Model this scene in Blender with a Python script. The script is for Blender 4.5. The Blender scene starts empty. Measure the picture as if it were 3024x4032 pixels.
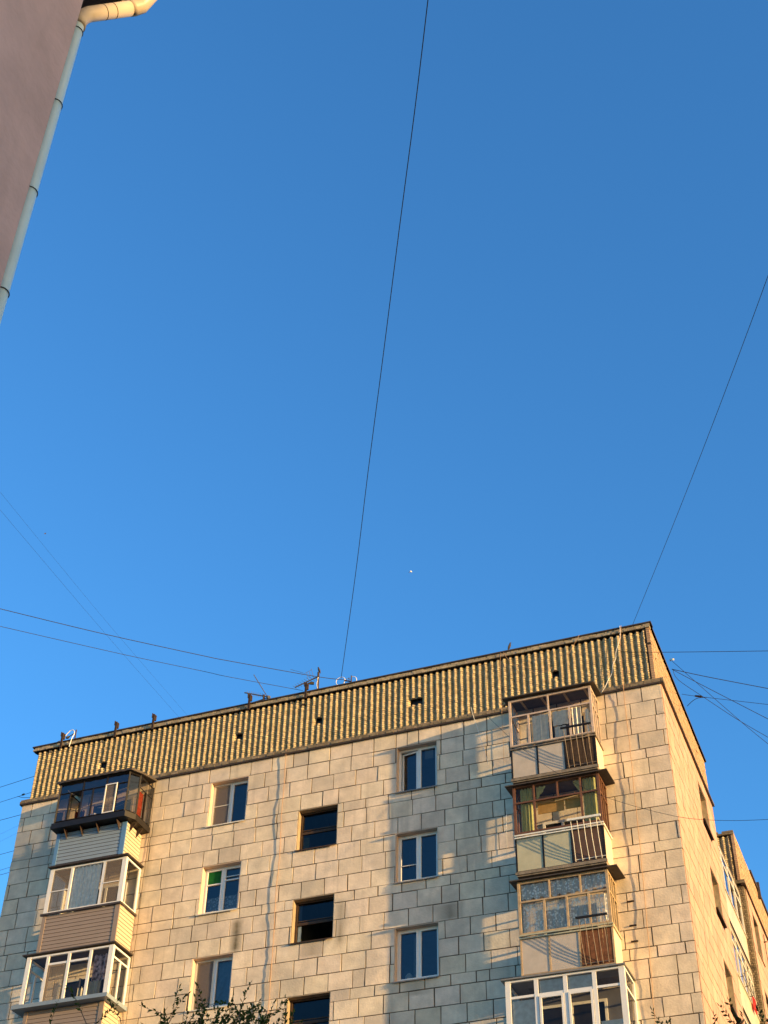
import bpy, math, random
from mathutils import Vector, Matrix
R=math.radians
random.seed(11)
C=bpy.context.scene.collection
scene=bpy.context.scene

# ------------------------------------------------------------ camera
EYE=Vector((0,0,1.6))
yaw,pitch,roll=R(-21.65666),R(40.85262),R(1.1707)
fwd=Vector((math.sin(yaw)*math.cos(pitch),math.cos(yaw)*math.cos(pitch),math.sin(pitch)))
r0=Vector((math.cos(yaw),-math.sin(yaw),0)); u0=r0.cross(fwd)
rt=r0*math.cos(roll)+u0*math.sin(roll); up=-r0*math.sin(roll)+u0*math.cos(roll)
cam=bpy.data.cameras.new('camera'); camo=bpy.data.objects.new('camera',cam); C.objects.link(camo)
m=Matrix((rt,up,-fwd)).transposed().to_4x4(); m.translation=EYE; camo.matrix_world=m
cam.sensor_fit='VERTICAL'; cam.sensor_height=36; cam.lens=36*5678.9/4032
cam.clip_start=0.1; cam.clip_end=3000
scene.camera=camo

# ------------------------------------------------------------ world, sun, exposure
SUN=Vector((4.4,-1.0,0.44)).normalized()          # towards the sun
SUN_EL=math.asin(SUN.z); SUN_AZ=math.atan2(SUN.x,SUN.y)
w=bpy.data.worlds.new('World'); scene.world=w; w.use_nodes=True
nt=w.node_tree; nt.nodes.clear()
sky=nt.nodes.new('ShaderNodeTexSky'); sky.sky_type='NISHITA'; sky.sun_disc=False
sky.sun_elevation=SUN_EL; sky.sun_rotation=SUN_AZ
sky.air_density=1.0; sky.dust_density=0.3; sky.ozone_density=1.0
hsv=nt.nodes.new('ShaderNodeVectorMath'); hsv.operation='MULTIPLY'; hsv.inputs[1].default_value=(.40,1.10,1.98)
bg=nt.nodes.new('ShaderNodeBackground'); bg.inputs['Strength'].default_value=0.135
out=nt.nodes.new('ShaderNodeOutputWorld')
# sky tinted deep blue, with warm fill light added towards the low sun
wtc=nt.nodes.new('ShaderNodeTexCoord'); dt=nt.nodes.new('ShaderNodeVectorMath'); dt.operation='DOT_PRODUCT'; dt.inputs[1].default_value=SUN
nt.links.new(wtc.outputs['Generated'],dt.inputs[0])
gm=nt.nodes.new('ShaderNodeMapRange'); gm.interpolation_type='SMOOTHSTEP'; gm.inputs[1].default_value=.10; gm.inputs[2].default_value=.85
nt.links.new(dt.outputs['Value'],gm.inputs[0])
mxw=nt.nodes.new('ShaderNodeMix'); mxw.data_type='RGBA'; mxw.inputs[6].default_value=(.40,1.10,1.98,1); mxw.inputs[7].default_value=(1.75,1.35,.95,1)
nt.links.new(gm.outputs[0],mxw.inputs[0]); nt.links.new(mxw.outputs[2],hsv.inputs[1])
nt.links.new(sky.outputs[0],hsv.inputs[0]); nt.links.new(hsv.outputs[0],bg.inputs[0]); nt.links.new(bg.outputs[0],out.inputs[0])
sl=bpy.data.lights.new('sun','SUN'); sl.energy=5.0; sl.angle=R(0.6); sl.color=(1.0,0.64,0.26)
so=bpy.data.objects.new('sun',sl); C.objects.link(so)
so.rotation_euler=SUN.to_track_quat('Z','Y').to_euler(); so.location=(40,-10,40)
scene.view_settings.view_transform='Standard'; scene.view_settings.look='None'
scene.view_settings.exposure=1.0; scene.view_settings.gamma=1.0
scene.view_settings.use_curve_mapping=False

# ------------------------------------------------------------ materials
def nodes(name):
    m=bpy.data.materials.new(name); m.use_nodes=True
    t=m.node_tree; b=t.nodes['Principled BSDF']
    return m,t,b
def N(t,k,**kw):
    n=t.nodes.new(k)
    for a,v in kw.items(): setattr(n,a,v)
    return n
def mat(name,col,rough=0.8,var=0.12,scale=3.0,bump=0.0,bscale=40,metal=0.0,streak=0.0,tint=False,spec=0.3,trans=0.0,stains=False):
    m,t,b=nodes(name)
    b.inputs['Roughness'].default_value=rough; b.inputs['Metallic'].default_value=metal
    b.inputs['Specular IOR Level'].default_value=spec
    tc=N(t,'ShaderNodeTexCoord')
    n=N(t,'ShaderNodeTexNoise'); n.inputs['Scale'].default_value=scale; n.inputs['Detail'].default_value=6; n.inputs['Roughness'].default_value=.62
    t.links.new(tc.outputs['Object'],n.inputs['Vector'])
    rmp=N(t,'ShaderNodeMapRange'); rmp.inputs[1].default_value=.3; rmp.inputs[2].default_value=.7
    rmp.inputs[3].default_value=1-var; rmp.inputs[4].default_value=1+var
    t.links.new(n.outputs[0],rmp.inputs[0])
    mul=N(t,'ShaderNodeVectorMath',operation='SCALE'); mul.inputs[0].default_value=col[:3]
    t.links.new(rmp.outputs[0],mul.inputs['Scale'])
    last=mul.outputs[0]
    if tint:
        at=N(t,'ShaderNodeAttribute'); at.attribute_name='tint'
        mm=N(t,'ShaderNodeVectorMath',operation='MULTIPLY'); t.links.new(last,mm.inputs[0]); t.links.new(at.outputs['Color'],mm.inputs[1]); last=mm.outputs[0]
    if streak>0:
        mp=N(t,'ShaderNodeMapping'); mp.inputs['Scale'].default_value=(2.2,2.2,.16)
        t.links.new(tc.outputs['Object'],mp.inputs[0])
        n2=N(t,'ShaderNodeTexNoise'); n2.inputs['Scale'].default_value=1.6; n2.inputs['Detail'].default_value=5
        t.links.new(mp.outputs[0],n2.inputs['Vector'])
        r2=N(t,'ShaderNodeMapRange'); r2.inputs[1].default_value=.56; r2.inputs[2].default_value=.78; r2.inputs[3].default_value=1; r2.inputs[4].default_value=1-streak
        t.links.new(n2.outputs[0],r2.inputs[0])
        m2=N(t,'ShaderNodeVectorMath',operation='SCALE'); t.links.new(last,m2.inputs[0]); t.links.new(r2.outputs[0],m2.inputs['Scale']); last=m2.outputs[0]
    if stains:
        ge=N(t,'ShaderNodeNewGeometry'); sp=N(t,'ShaderNodeSeparateXYZ'); t.links.new(ge.outputs['Position'],sp.inputs[0])
        def mth(op,a,bv=None,c=None):
            q=N(t,'ShaderNodeMath',operation=op)
            for i_,v_ in enumerate((a,bv,c)):
                if v_ is None: continue
                if hasattr(v_,'links'): t.links.new(v_,q.inputs[i_])
                else: q.inputs[i_].default_value=v_
            return q.outputs[0]
        tot=None
        for (sx,sw_,za,zb_,st) in STAINS:
            dx=mth('ABSOLUTE',mth('SUBTRACT',sp.outputs[0],sx)); fx=mth('SUBTRACT',1.0,mth('DIVIDE',dx,sw_)); fx=mth('MAXIMUM',fx,0.0)
            zc=(za+zb_)/2; dz=mth('ABSOLUTE',mth('SUBTRACT',sp.outputs[2],zc)); fz=mth('MINIMUM',mth('MAXIMUM',mth('MULTIPLY',mth('SUBTRACT',1.0,mth('DIVIDE',dz,abs(zb_-za)/2)),3.0),0.0),1.0)
            v_=mth('MULTIPLY',mth('MULTIPLY',fx,fz),st); tot=v_ if tot is None else mth('ADD',tot,v_)
        tot=mth('MULTIPLY',tot,mth('ADD',mth('MULTIPLY',n.outputs[0],1.6),.2))
        mm3=N(t,'ShaderNodeMix'); mm3.data_type='RGBA'; mm3.clamp_factor=True
        t.links.new(tot,mm3.inputs[0]); t.links.new(last,mm3.inputs[6]); mm3.inputs[7].default_value=(.12,.10,.06,1); last=mm3.outputs[2]
        # worn bluish grey and ochre patches of weathering, tile sized
        n5=N(t,'ShaderNodeTexNoise'); n5.inputs['Scale'].default_value=.9; n5.inputs['Detail'].default_value=4; t.links.new(tc.outputs['Object'],n5.inputs['Vector'])
        r5=N(t,'ShaderNodeMapRange'); r5.inputs[1].default_value=.48; r5.inputs[2].default_value=.62; t.links.new(n5.outputs[0],r5.inputs[0]); r5.inputs[4].default_value=.45
        mm4=N(t,'ShaderNodeMix'); mm4.data_type='RGBA'; t.links.new(r5.outputs[0],mm4.inputs[0]); t.links.new(last,mm4.inputs[6]); mm4.inputs[7].default_value=(.40,.36,.31,1); last=mm4.outputs[2]
    t.links.new(last,b.inputs['Base Color'])
    if bump>0:
        n3=N(t,'ShaderNodeTexNoise'); n3.inputs['Scale'].default_value=bscale; n3.inputs['Detail'].default_value=5
        t.links.new(tc.outputs['Object'],n3.inputs['Vector'])
        bp=N(t,'ShaderNodeBump'); bp.inputs['Strength'].default_value=1.0; bp.inputs['Distance'].default_value=bump
        t.links.new(n3.outputs[0],bp.inputs['Height']); t.links.new(bp.outputs[0],b.inputs['Normal'])
    return m
def glass(name,tint=(.8,.85,.85),refl=0.0,ior=1.55,rough=0.0,wob=0.0):
    m=bpy.data.materials.new(name); m.use_nodes=True; t=m.node_tree; t.nodes.clear()
    o=N(t,'ShaderNodeOutputMaterial'); mx=N(t,'ShaderNodeMixShader')
    tr=N(t,'ShaderNodeBsdfTransparent'); tr.inputs[0].default_value=(*tint,1)
    gl=N(t,'ShaderNodeBsdfGlossy'); gl.inputs['Roughness'].default_value=rough; gl.inputs[0].default_value=(.95,.97,1,1)
    fr=N(t,'ShaderNodeFresnel'); fr.inputs[0].default_value=ior
    ad=N(t,'ShaderNodeMath',operation='ADD'); ad.use_clamp=True; ad.inputs[1].default_value=refl
    t.links.new(fr.outputs[0],ad.inputs[0]); t.links.new(ad.outputs[0],mx.inputs[0])
    t.links.new(tr.outputs[0],mx.inputs[1]); t.links.new(gl.outputs[0],mx.inputs[2]); t.links.new(mx.outputs[0],o.inputs[0])
    if wob:
        tc=N(t,'ShaderNodeTexCoord'); n=N(t,'ShaderNodeTexNoise'); n.inputs['Scale'].default_value=1.7
        bp=N(t,'ShaderNodeBump'); bp.inputs['Distance'].default_value=wob
        t.links.new(tc.outputs['Object'],n.inputs['Vector']); t.links.new(n.outputs[0],bp.inputs['Height'])
        t.links.new(bp.outputs[0],gl.inputs['Normal'])
    return m
def fabric(name,col,translu=.5,stripes=0,var=.1):
    m,t,b=nodes(name); t.nodes.remove(b)
    o=t.nodes['Material Output']; mx=N(t,'ShaderNodeMixShader'); mx.inputs[0].default_value=translu
    d=N(t,'ShaderNodeBsdfDiffuse'); tl=N(t,'ShaderNodeBsdfTranslucent')
    tc=N(t,'ShaderNodeTexCoord'); n=N(t,'ShaderNodeTexNoise'); n.inputs['Scale'].default_value=9; n.inputs['Detail'].default_value=3
    t.links.new(tc.outputs['Object'],n.inputs['Vector'])
    r=N(t,'ShaderNodeMapRange'); r.inputs[1].default_value=.35; r.inputs[2].default_value=.65; r.inputs[3].default_value=1-var; r.inputs[4].default_value=1+var
    t.links.new(n.outputs[0],r.inputs[0])
    s=N(t,'ShaderNodeVectorMath',operation='SCALE'); s.inputs[0].default_value=col; t.links.new(r.outputs[0],s.inputs['Scale'])
    t.links.new(s.outputs[0],d.inputs[0]); t.links.new(s.outputs[0],tl.inputs[0])
    t.links.new(d.outputs[0],mx.inputs[1]); t.links.new(tl.outputs[0],mx.inputs[2]); t.links.new(mx.outputs[0],o.inputs[0])
    return m

M={}
STAINS=[(-17.75,.22,19.5,18.4,1.0),(-15.4,.5,18.45,18.0,.45),(-14.6,.22,19.6,18.1,.6),(-11.45,.45,18.97,18.45,.75),(-18.4,.6,19.75,19.45,.3),(-12.4,.6,16.95,16.5,.4),(-20.9,.15,23.0,21.0,.4)]
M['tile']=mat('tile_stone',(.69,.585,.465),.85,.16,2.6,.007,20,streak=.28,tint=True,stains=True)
M['tile_side']=mat('tile_stone_side',(.45,.285,.235),.85,.10,1.3,.004,22,streak=.2,tint=True)  # same cladding, colour darkened and made more orange to offset the full sun
M['mortar']=mat('mortar_joint',(.10,.075,.058),.95,.25,5,.002,60)
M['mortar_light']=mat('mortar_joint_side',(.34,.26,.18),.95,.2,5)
M['brick']=mat('yellow_brick',(.44,.36,.225),.9,.16,9,.003,60,tint=True)
M['brick_side']=mat('buff_brick',(.42,.28,.18),.9,.12,7,.003,60,tint=True)
M['brick_joint']=mat('brick_joint',(.035,.026,.02),.95,.2,9)
M['brick_cornice']=mat('dirty_brick',(.20,.16,.11),.95,.3,6,.004,50,tint=True)
M['brick_cap']=mat('brick_cap',(.33,.28,.20),.95,.3,6,.004,50,tint=True)
M['elbow']=mat('sunlit_pipe_paint',(.52,.42,.31),.4,.1,5,spec=.5)  # same paint as the pipe, with the sun's yellow put into the colour
M['coping']=mat('coping_sheet',(.055,.043,.04),.6,.25,4,metal=.0)
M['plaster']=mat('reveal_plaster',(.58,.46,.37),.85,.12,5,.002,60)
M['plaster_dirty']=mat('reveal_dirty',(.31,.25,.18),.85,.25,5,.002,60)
M['pvc']=mat('white_pvc',(.72,.72,.72),.45,.05,4,spec=.4)
M['pvc_old']=mat('aged_white_paint',(.62,.60,.54),.55,.15,6)
M['wood_pink']=mat('weathered_frame_paint',(.50,.40,.34),.7,.2,8)
M['wood_red']=mat('red_brown_frame_paint',(.13,.06,.036),.6,.25,8)
M['wood_tan']=mat('tan_frame_paint',(.40,.30,.19),.7,.25,8)
M['wood_brown']=mat('brown_window_wood',(.05,.03,.02),.7,.3,8)
M['dark']=mat('dark_frame_metal',(.012,.010,.010),.5,.3,6)
M['dark_wood']=mat('dark_aged_boards',(.05,.032,.022),.85,.45,7,.004,30,streak=.5)
M['brown_panel']=mat('dark_brown_panel',(.085,.05,.04),.7,.25,4)
M['rust']=mat('rust_brown_board',(.16,.065,.03),.8,.5,7,streak=.4)
M['panel']=mat('grey_beige_panel',(.46,.41,.36),.5,.12,3,streak=.15)
M['panel_green']=mat('olive_beige_panel',(.42,.41,.30),.5,.12,3,streak=.2)
M['cream']=mat('cream_panel',(.58,.50,.42),.6,.08,3)
M['slab']=mat('balcony_concrete',(.20,.17,.14),.95,.3,6,.004,30)
M['sheet']=mat('dark_roof_sheet',(.06,.05,.045),.7,.3,6)
M['flash']=mat('metal_flashing',(.22,.21,.20),.5,.15,5,metal=.2)
M['siding_taupe']=mat('taupe_vinyl_siding',(.27,.215,.18),.55,.06,2)
M['siding_blue']=mat('grey_blue_vinyl_siding',(.21,.27,.34),.5,.06,2)  # grey-blue vinyl, tinted bluer to put the shade into its colour
M['siding_cream']=mat('cream_vinyl_siding',(.50,.41,.32),.55,.06,2)
M['trim_blue']=mat('blue_corner_trim',(.10,.22,.42),.5,.06,2)
M['groove']=mat('siding_groove',(.05,.035,.03),.8,.1,2)
M['white_metal']=mat('white_painted_rod',(.70,.70,.66),.5,.1,6)
M['rod']=mat('rusty_rod',(.24,.19,.15),.7,.3,9)
M['wire']=mat('black_cable',(.012,.013,.018),.6,.1,3)
M['wire_white']=mat('white_cable',(.75,.75,.75),.5,.05,3)
M['wire_tan']=mat('tan_cable',(.42,.26,.16),.6,.1,3)
M['interior']=mat('interior_plaster',(.26,.24,.21),.9,.15,2)
M['interior_dark']=mat('painted_shade',(.10,.10,.11),.9,.15,2)
M['ceil']=mat('interior_ceiling',(.40,.38,.34),.9,.1,2)
M['glass']=glass('window_glass',(.55,.6,.62),.02,1.65,wob=.004)
M['glass_clear']=glass('balcony_glass',(.94,.95,.95),.0,1.28,wob=.004)
M['glass_tint']=glass('tinted_glass',(.62,.62,.66),.03,1.6,wob=.003)
M['screen']=glass('insect_screen',(.42,.40,.37),.0,1.05)
def screenmat(name,col,a):
    m=bpy.data.materials.new(name); m.use_nodes=True; t=m.node_tree; t.nodes.clear()
    o=N(t,'ShaderNodeOutputMaterial'); mx=N(t,'ShaderNodeMixShader'); mx.inputs[0].default_value=a
    tr=N(t,'ShaderNodeBsdfTransparent'); d=N(t,'ShaderNodeBsdfDiffuse'); d.inputs[0].default_value=(*col,1)
    t.links.new(tr.outputs[0],mx.inputs[1]); t.links.new(d.outputs[0],mx.inputs[2]); t.links.new(mx.outputs[0],o.inputs[0]); return m
M['screen']=screenmat('insect_screen_mesh',(.22,.18,.15),.55)
M['tulle']=fabric('tulle_curtain',(.92,.92,.90),.3)
M['white_cloth']=fabric('white_cloth',(.88,.86,.80),.4)
M['green_cloth']=fabric('yellow_green_curtain',(.50,.52,.25),.45)
M['orange_cloth']=fabric('orange_tan_valance',(.42,.26,.10),.3)
M['red_cloth']=fabric('red_curtain_cloth',(.24,.045,.028),.4,var=.3)
M['pink_cloth']=fabric('bright_red_cloth',(.75,.06,.07),.3)
M['blue_blind']=fabric('blue_grey_blind',(.42,.54,.64),.5)
M['pale_blind']=fabric('pale_blue_slats',(.74,.84,.90),.5)
M['glass_stair']=glass('stair_glass',(.35,.38,.40),.0,1.42,wob=.006)
M['green_film']=fabric('green_film',(.03,.22,.06),.5)
M['purple_cloth']=fabric('patterned_shirt_cloth',(.42,.33,.36),.3,var=.75)
M['grey_cloth']=fabric('grey_towel_cloth',(.50,.50,.46),.35)
M['dark_cloth']=fabric('dark_garment_cloth',(.03,.035,.06),.2)
M['leaf']=fabric('leaf_green',(.045,.075,.022),.3,var=.35)
M['bark']=mat('tree_bark',(.09,.065,.045),.95,.3,12,.01,25)
M['pink']=mat('pink_render',(.66,.46,.475),.9,.13,1.6,.007,18,streak=.16)
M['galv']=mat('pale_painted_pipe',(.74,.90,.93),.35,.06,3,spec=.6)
M['strap']=mat('rusty_clamp',(.035,.022,.018),.8,.3,9)
M['soffit']=mat('brown_soffit',(.10,.07,.055),.8,.2,3)
M['antenna']=mat('antenna_metal',(.10,.10,.11),.5,.2,6)
M['bird']=mat('dark_feathers',(.045,.038,.035),.85,.35,20)
M['gull']=mat('white_feathers',(.80,.80,.80),.8,.05,8)
M['ground']=mat('yard_ground',(.13,.12,.09),.95,.35,.3,.02,3)
M['grass']=M['ground']
M['far']=mat('blocker_plaster',(.42,.37,.30),.9,.1,1)
# lace curtain: patterned, partly open
def lace():
    m,t,b=nodes('lace_curtain'); t.nodes.remove(b); o=t.nodes['Material Output']
    tc=N(t,'ShaderNodeTexCoord'); v=N(t,'ShaderNodeTexVoronoi'); v.inputs['Scale'].default_value=16
    t.links.new(tc.outputs['Object'],v.inputs['Vector'])
    n=N(t,'ShaderNodeTexNoise'); n.inputs['Scale'].default_value=3.5; t.links.new(tc.outputs['Object'],n.inputs['Vector'])
    a=N(t,'ShaderNodeMath',operation='SUBTRACT'); t.links.new(n.outputs[0],a.inputs[0]); t.links.new(v.outputs['Distance'],a.inputs[1])
    r=N(t,'ShaderNodeMapRange'); r.inputs[1].default_value=.0; r.inputs[2].default_value=.25; r.inputs[3].default_value=.5; r.inputs[4].default_value=1.0
    t.links.new(a.outputs[0],r.inputs[0])
    tr=N(t,'ShaderNodeBsdfTransparent'); d=N(t,'ShaderNodeBsdfDiffuse'); d.inputs[0].default_value=(.86,.86,.84,1)
    mx=N(t,'ShaderNodeMixShader'); t.links.new(r.outputs[0],mx.inputs[0]); t.links.new(tr.outputs[0],mx.inputs[1]); t.links.new(d.outputs[0],mx.inputs[2]); t.links.new(mx.outputs[0],o.inputs[0])
    return m
M['lace']=lace()

# ------------------------------------------------------------ mesh helpers
WL={}   # world position of every object origin
class MB:
    def __init__(s): s.v=[]; s.f=[]; s.m=[]; s.t=[]
    def poly(s,pts,mi=0,tint=(1,1,1)):
        i=len(s.v); s.v+= [tuple(p) for p in pts]; s.f.append(tuple(range(i,i+len(pts)))); s.m.append(mi); s.t.append(tint)
    def box(s,x0,x1,y0,y1,z0,z1,mi=0,tint=(1,1,1),fn=None):
        P=[(x0,y0,z0),(x1,y0,z0),(x1,y1,z0),(x0,y1,z0),(x0,y0,z1),(x1,y0,z1),(x1,y1,z1),(x0,y1,z1)]
        if fn: P=[fn(*p) for p in P]
        i=len(s.v); s.v+=P
        for f in ((3,2,1,0),(4,5,6,7),(0,1,5,4),(1,2,6,5),(2,3,7,6),(3,0,4,7)):
            s.f.append(tuple(i+k for k in f)); s.m.append(mi); s.t.append(tint)
    def tube(s,pts,r,n=6,mi=0,cap=True):
        pts=[Vector(p) for p in pts]; rs=r if isinstance(r,(list,tuple)) else [r]*len(pts)
        base=len(s.v); prev=None
        for k,p in enumerate(pts):
            d=(pts[min(k+1,len(pts)-1)]-pts[max(k-1,0)]).normalized()
            if prev is None:
                a=Vector((0,0,1)) if abs(d.z)<.9 else Vector((1,0,0)); x=d.cross(a).normalized()
            else: x=(prev-d*prev.dot(d)).normalized()
            prev=x; y=d.cross(x)
            for j in range(n):
                a=2*math.pi*j/n; s.v.append(tuple(p+(x*math.cos(a)+y*math.sin(a))*rs[k]))
        for k in range(len(pts)-1):
            for j in range(n):
                a=base+k*n+j; b=base+k*n+(j+1)%n
                s.f.append((a,b,b+n,a+n)); s.m.append(mi); s.t.append((1,1,1))
        if cap:
            s.f.append(tuple(base+j for j in range(n))[::-1]); s.m.append(mi); s.t.append((1,1,1))
            e=base+(len(pts)-1)*n; s.f.append(tuple(e+j for j in range(n))); s.m.append(mi); s.t.append((1,1,1))
    def build(s,name,mats,parent=None,org=None,smooth=False,bevel=0,recalc=False):
        if not isinstance(mats,(list,tuple)): mats=[mats]
        if org is None:
            xs=[v[0] for v in s.v]; ys=[v[1] for v in s.v]; zs=[v[2] for v in s.v]
            org=((min(xs)+max(xs))/2,(min(ys)+max(ys))/2,min(zs))
        org=Vector(org)
        me=bpy.data.meshes.new(name)
        me.from_pydata([(v[0]-org.x,v[1]-org.y,v[2]-org.z) for v in s.v],[],s.f)
        for mm in mats: me.materials.append(M[mm] if isinstance(mm,str) else mm)
        me.polygons.foreach_set('material_index',s.m)
        if any(t!=(1,1,1) for t in s.t):
            ca=me.color_attributes.new('tint','FLOAT_COLOR','CORNER'); col=[]
            for f,t in zip(s.f,s.t): col+= [t[0],t[1],t[2],1.0]*len(f)
            ca.data.foreach_set('color',col)
        elif any((M[mm] if isinstance(mm,str) else mm).name in TINTED for mm in mats):
            ca=me.color_attributes.new('tint','FLOAT_COLOR','CORNER'); ca.data.foreach_set('color',[1.0]*4*sum(len(f) for f in s.f))
        if smooth: me.polygons.foreach_set('use_smooth',[True]*len(me.polygons))
        me.update()
        o=bpy.data.objects.new(name,me); C.objects.link(o)
        WL[o]=org
        if parent is not None:
            o.parent=parent; o.location=org-WL[parent]
        else: o.location=org
        if bevel:
            b=o.modifiers.new('bevel','BEVEL'); b.width=bevel; b.segments=1; b.limit_method='ANGLE'
        return o
TINTED={'tile_stone','tile_stone_side','yellow_brick','buff_brick','dirty_brick','brick_cap'}
def thing(name,label,cat,loc,group=None):
    o=bpy.data.objects.new(name,None); C.objects.link(o); o.location=loc; WL[o]=Vector(loc)
    o.empty_display_size=.3; o['label']=label; o['category']=cat
    if group: o['group']=group
    return o
def tag(o,label,cat,group=None):
    o['label']=label; o['category']=cat
    if group: o['group']=group
    return o
def bx(name,m,parent,x0,x1,y0,y1,z0,z1,bevel=0):
    b=MB(); b.box(x0,x1,y0,y1,z0,z1); return b.build(name,m,parent,bevel=bevel)
def jit(a): return random.uniform(-a,a)

# ------------------------------------------------------------ setting
D=34.18; T=24.57; XL=-25.82; XR=-5.12
g=MB()
n_=24
for i in range(n_):
    for j in range(n_):
        a=-900+1800*i/n_; b=-900+1800*j/n_; s_=1800/n_
        g.poly([(a,b,0),(a+s_,b,0),(a+s_,b+s_,0),(a,b+s_,0)])
go=g.build('ground','ground',org=(0,0,0)); go['kind']='structure'

# ------------------------------------------------------------ apartment building
B=thing('apartment_building','tall apartment block clad in pale stone tiles with a ribbed brick parapet','building',(-15.5,D,0))
H=2.8
winA=[(-19.05,-17.79,-.5-H*k,-2.0-H*k) for k in range(3)]
winB=[(-16.07,-14.81,-2.0-H*k,-3.3-H*k) for k in range(3)]
winC=[(-13.02,-11.76,-.5-H*k,-2.0-H*k) for k in range(3)]
openings=winA+winB+winC
def sub(iv,a,b):
    o=[]
    for (p,q) in iv:
        if b<=p or a>=q: o.append((p,q)); continue
        if a>p: o.append((p,a))
        if b<q: o.append((b,q))
    return o
def rows(zend):
    z=0; k=0; out=[]
    while z>zend:
        h=.3 if k%6==4 else .5
        out.append((z,z-h)); z=round(z-h,3); k+=1
    return out
def tile_wall(mb,s0,s1,zend,ops,fn,tilt=.0045,width=.70,backdep=.0,tintv=.07):
    """fn(s,depth,zabs): depth>0 goes into the wall."""
    for (za,zb) in rows(zend):
        iv=[(s0,s1)]
        for (a,b,zt,zl) in ops:
            if zt>zb+.01 and zl<za-.01: iv=sub(iv,a,b)
        for (a,b) in iv: # backing
            mb.poly([fn(a,backdep,T+zb),fn(b,backdep,T+zb),fn(b,backdep,T+za),fn(a,backdep,T+za)],1)
        s=s0-random.uniform(0,width)
        js=[]
        while s<s1:
            wd=width if random.random()>.06 else width*random.choice([.5,.72])
            js.append((s,s+wd)); s+=wd
        for (a,b) in js:
            for (p,q) in iv:
                x0=max(a,p); x1=min(b,q)
                if x1-x0<.05: continue
                gj=.009+random.random()*.010
                x0+=gj*(1 if x0>p+.001 else .2); x1-=gj*(1 if x1<q-.001 else .2)
                z1=za-.012-random.random()*.007; z0=zb+.007
                d0=jit(tilt*1.2); d=[-.020+d0+jit(tilt) for _ in range(4)]
                c=1+jit(tintv)-(.10 if random.random()<.12 else 0); tn=(c,c*(1+jit(.015)),c*(1+jit(.03)))
                e=[(x0+jit(.004),z0+jit(.004)),(x1+jit(.004),z0+jit(.004)),(x1+jit(.004),z1+jit(.004)),(x0+jit(.004),z1+jit(.004))]
                fr=[fn(e[i][0],d[i],T+e[i][1]) for i in range(4)]
                bk=[fn(e[i][0],backdep,T+e[i][1]) for i in range(4)]
                mb.poly(fr,0,tn)
                for i in range(4):
                    j=(i+1)%4; mb.poly([fr[i],bk[i],bk[j],fr[j]],0,tn)
fnF=lambda s,d,z:(s,D+d,z)
fnS=lambda s,d,z:(XR-d,s,z)
mb=MB(); tile_wall(mb,XL,XR,-24.5,openings,fnF,backdep=.0)
mb.build('wall',['tile','mortar'],B)
YE=41.5
sw=[(38.85,40.15,-.5-H*k,-1.85-H*k) for k in range(3)]
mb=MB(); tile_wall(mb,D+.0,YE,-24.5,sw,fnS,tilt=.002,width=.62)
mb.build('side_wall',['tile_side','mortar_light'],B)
# rear, left walls, roof, floors
mb=MB()
mb.box(XL,XL+.3,D+.3,YE,0.0,T+.0); mb.box(XL,XR-.3,YE-.3,YE-.004,0,T-.01)
mb.build('rear_wall','far',B)
mb=MB(); mb.box(XL+.1,XR-.15,D+.15,YE-.1,T+1.85,T+2.0); mb.build('roof','coping',B)
mb=MB()
for k in range(4):
    z=T-.12-H*k
    for (a,b) in ((XL+.31,-16.4),(-14.5,XR-.31)):
        bx('floor_slab','ceil',B,a,b,D+.27,YE-.32,z,z+.12)
mb=MB()
for x in (-20.6,-16.4,-14.5,-10.5):
    bx('partition','interior',B,x,x+.12,D+.27,D+3.99,T-12,T-.2)
bx('partition','interior',B,XL+.31,XR-.31,D+4,D+4.1,T-12,T-.2)
# wall thickness around openings handled by window reveals; side corner closing
# cornice band (two brick courses, slightly corbelled)
def brick_band(mb,x0,x1,y0,y1,z0,n,axis='x',tv=.25,L=.25,h=.075):
    for c in range(n):
        s=x0-random.uniform(0,L)
        while s<x1:
            ll=L if random.random()>.3 else L*.5
            a=max(s+.006,x0); b=min(s+ll-.006,x1)
            if b-a>.03:
                t_=1+jit(tv); tn=(t_,t_*(1+jit(.03)),t_*(1+jit(.05))); zz=z0+c*h
                o_=jit(.008)+(.02 if c==0 else -.01)
                if axis=='x': mb.box(a,b,y0-o_,y1,zz+.004,zz+h-.006,0,tn)
                else: mb.box(y0,y1+o_,a,b,zz+.004,zz+h-.006,0,tn)
            s+=ll
mb=MB(); brick_band(mb,XL-.06,XR+.10,D-.08,D+.2,T+.0,2)
brick_band(mb,D-.06,YE,XR-.2,XR+.06,T+.0,2,'y')
mb.box(XL-.05,XR-.0,D-.03,D+.3,T+.004,T+.158,1)
mb.box(XR-.31,XR+.0,D+.0,YE-.01,T+.006,T+.152,1)
mb.build('cornice',['brick_cornice','brick_joint'],B)
mb=MB(); mb.box(XL-.07,XR+.09,D-.09,D+.1,T-.035,T-.002); mb.box(XR-.1,XR+.09,D+.102,YE,T-.035,T-.002)
mb.build('cornice_flashing','coping',B)

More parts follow.
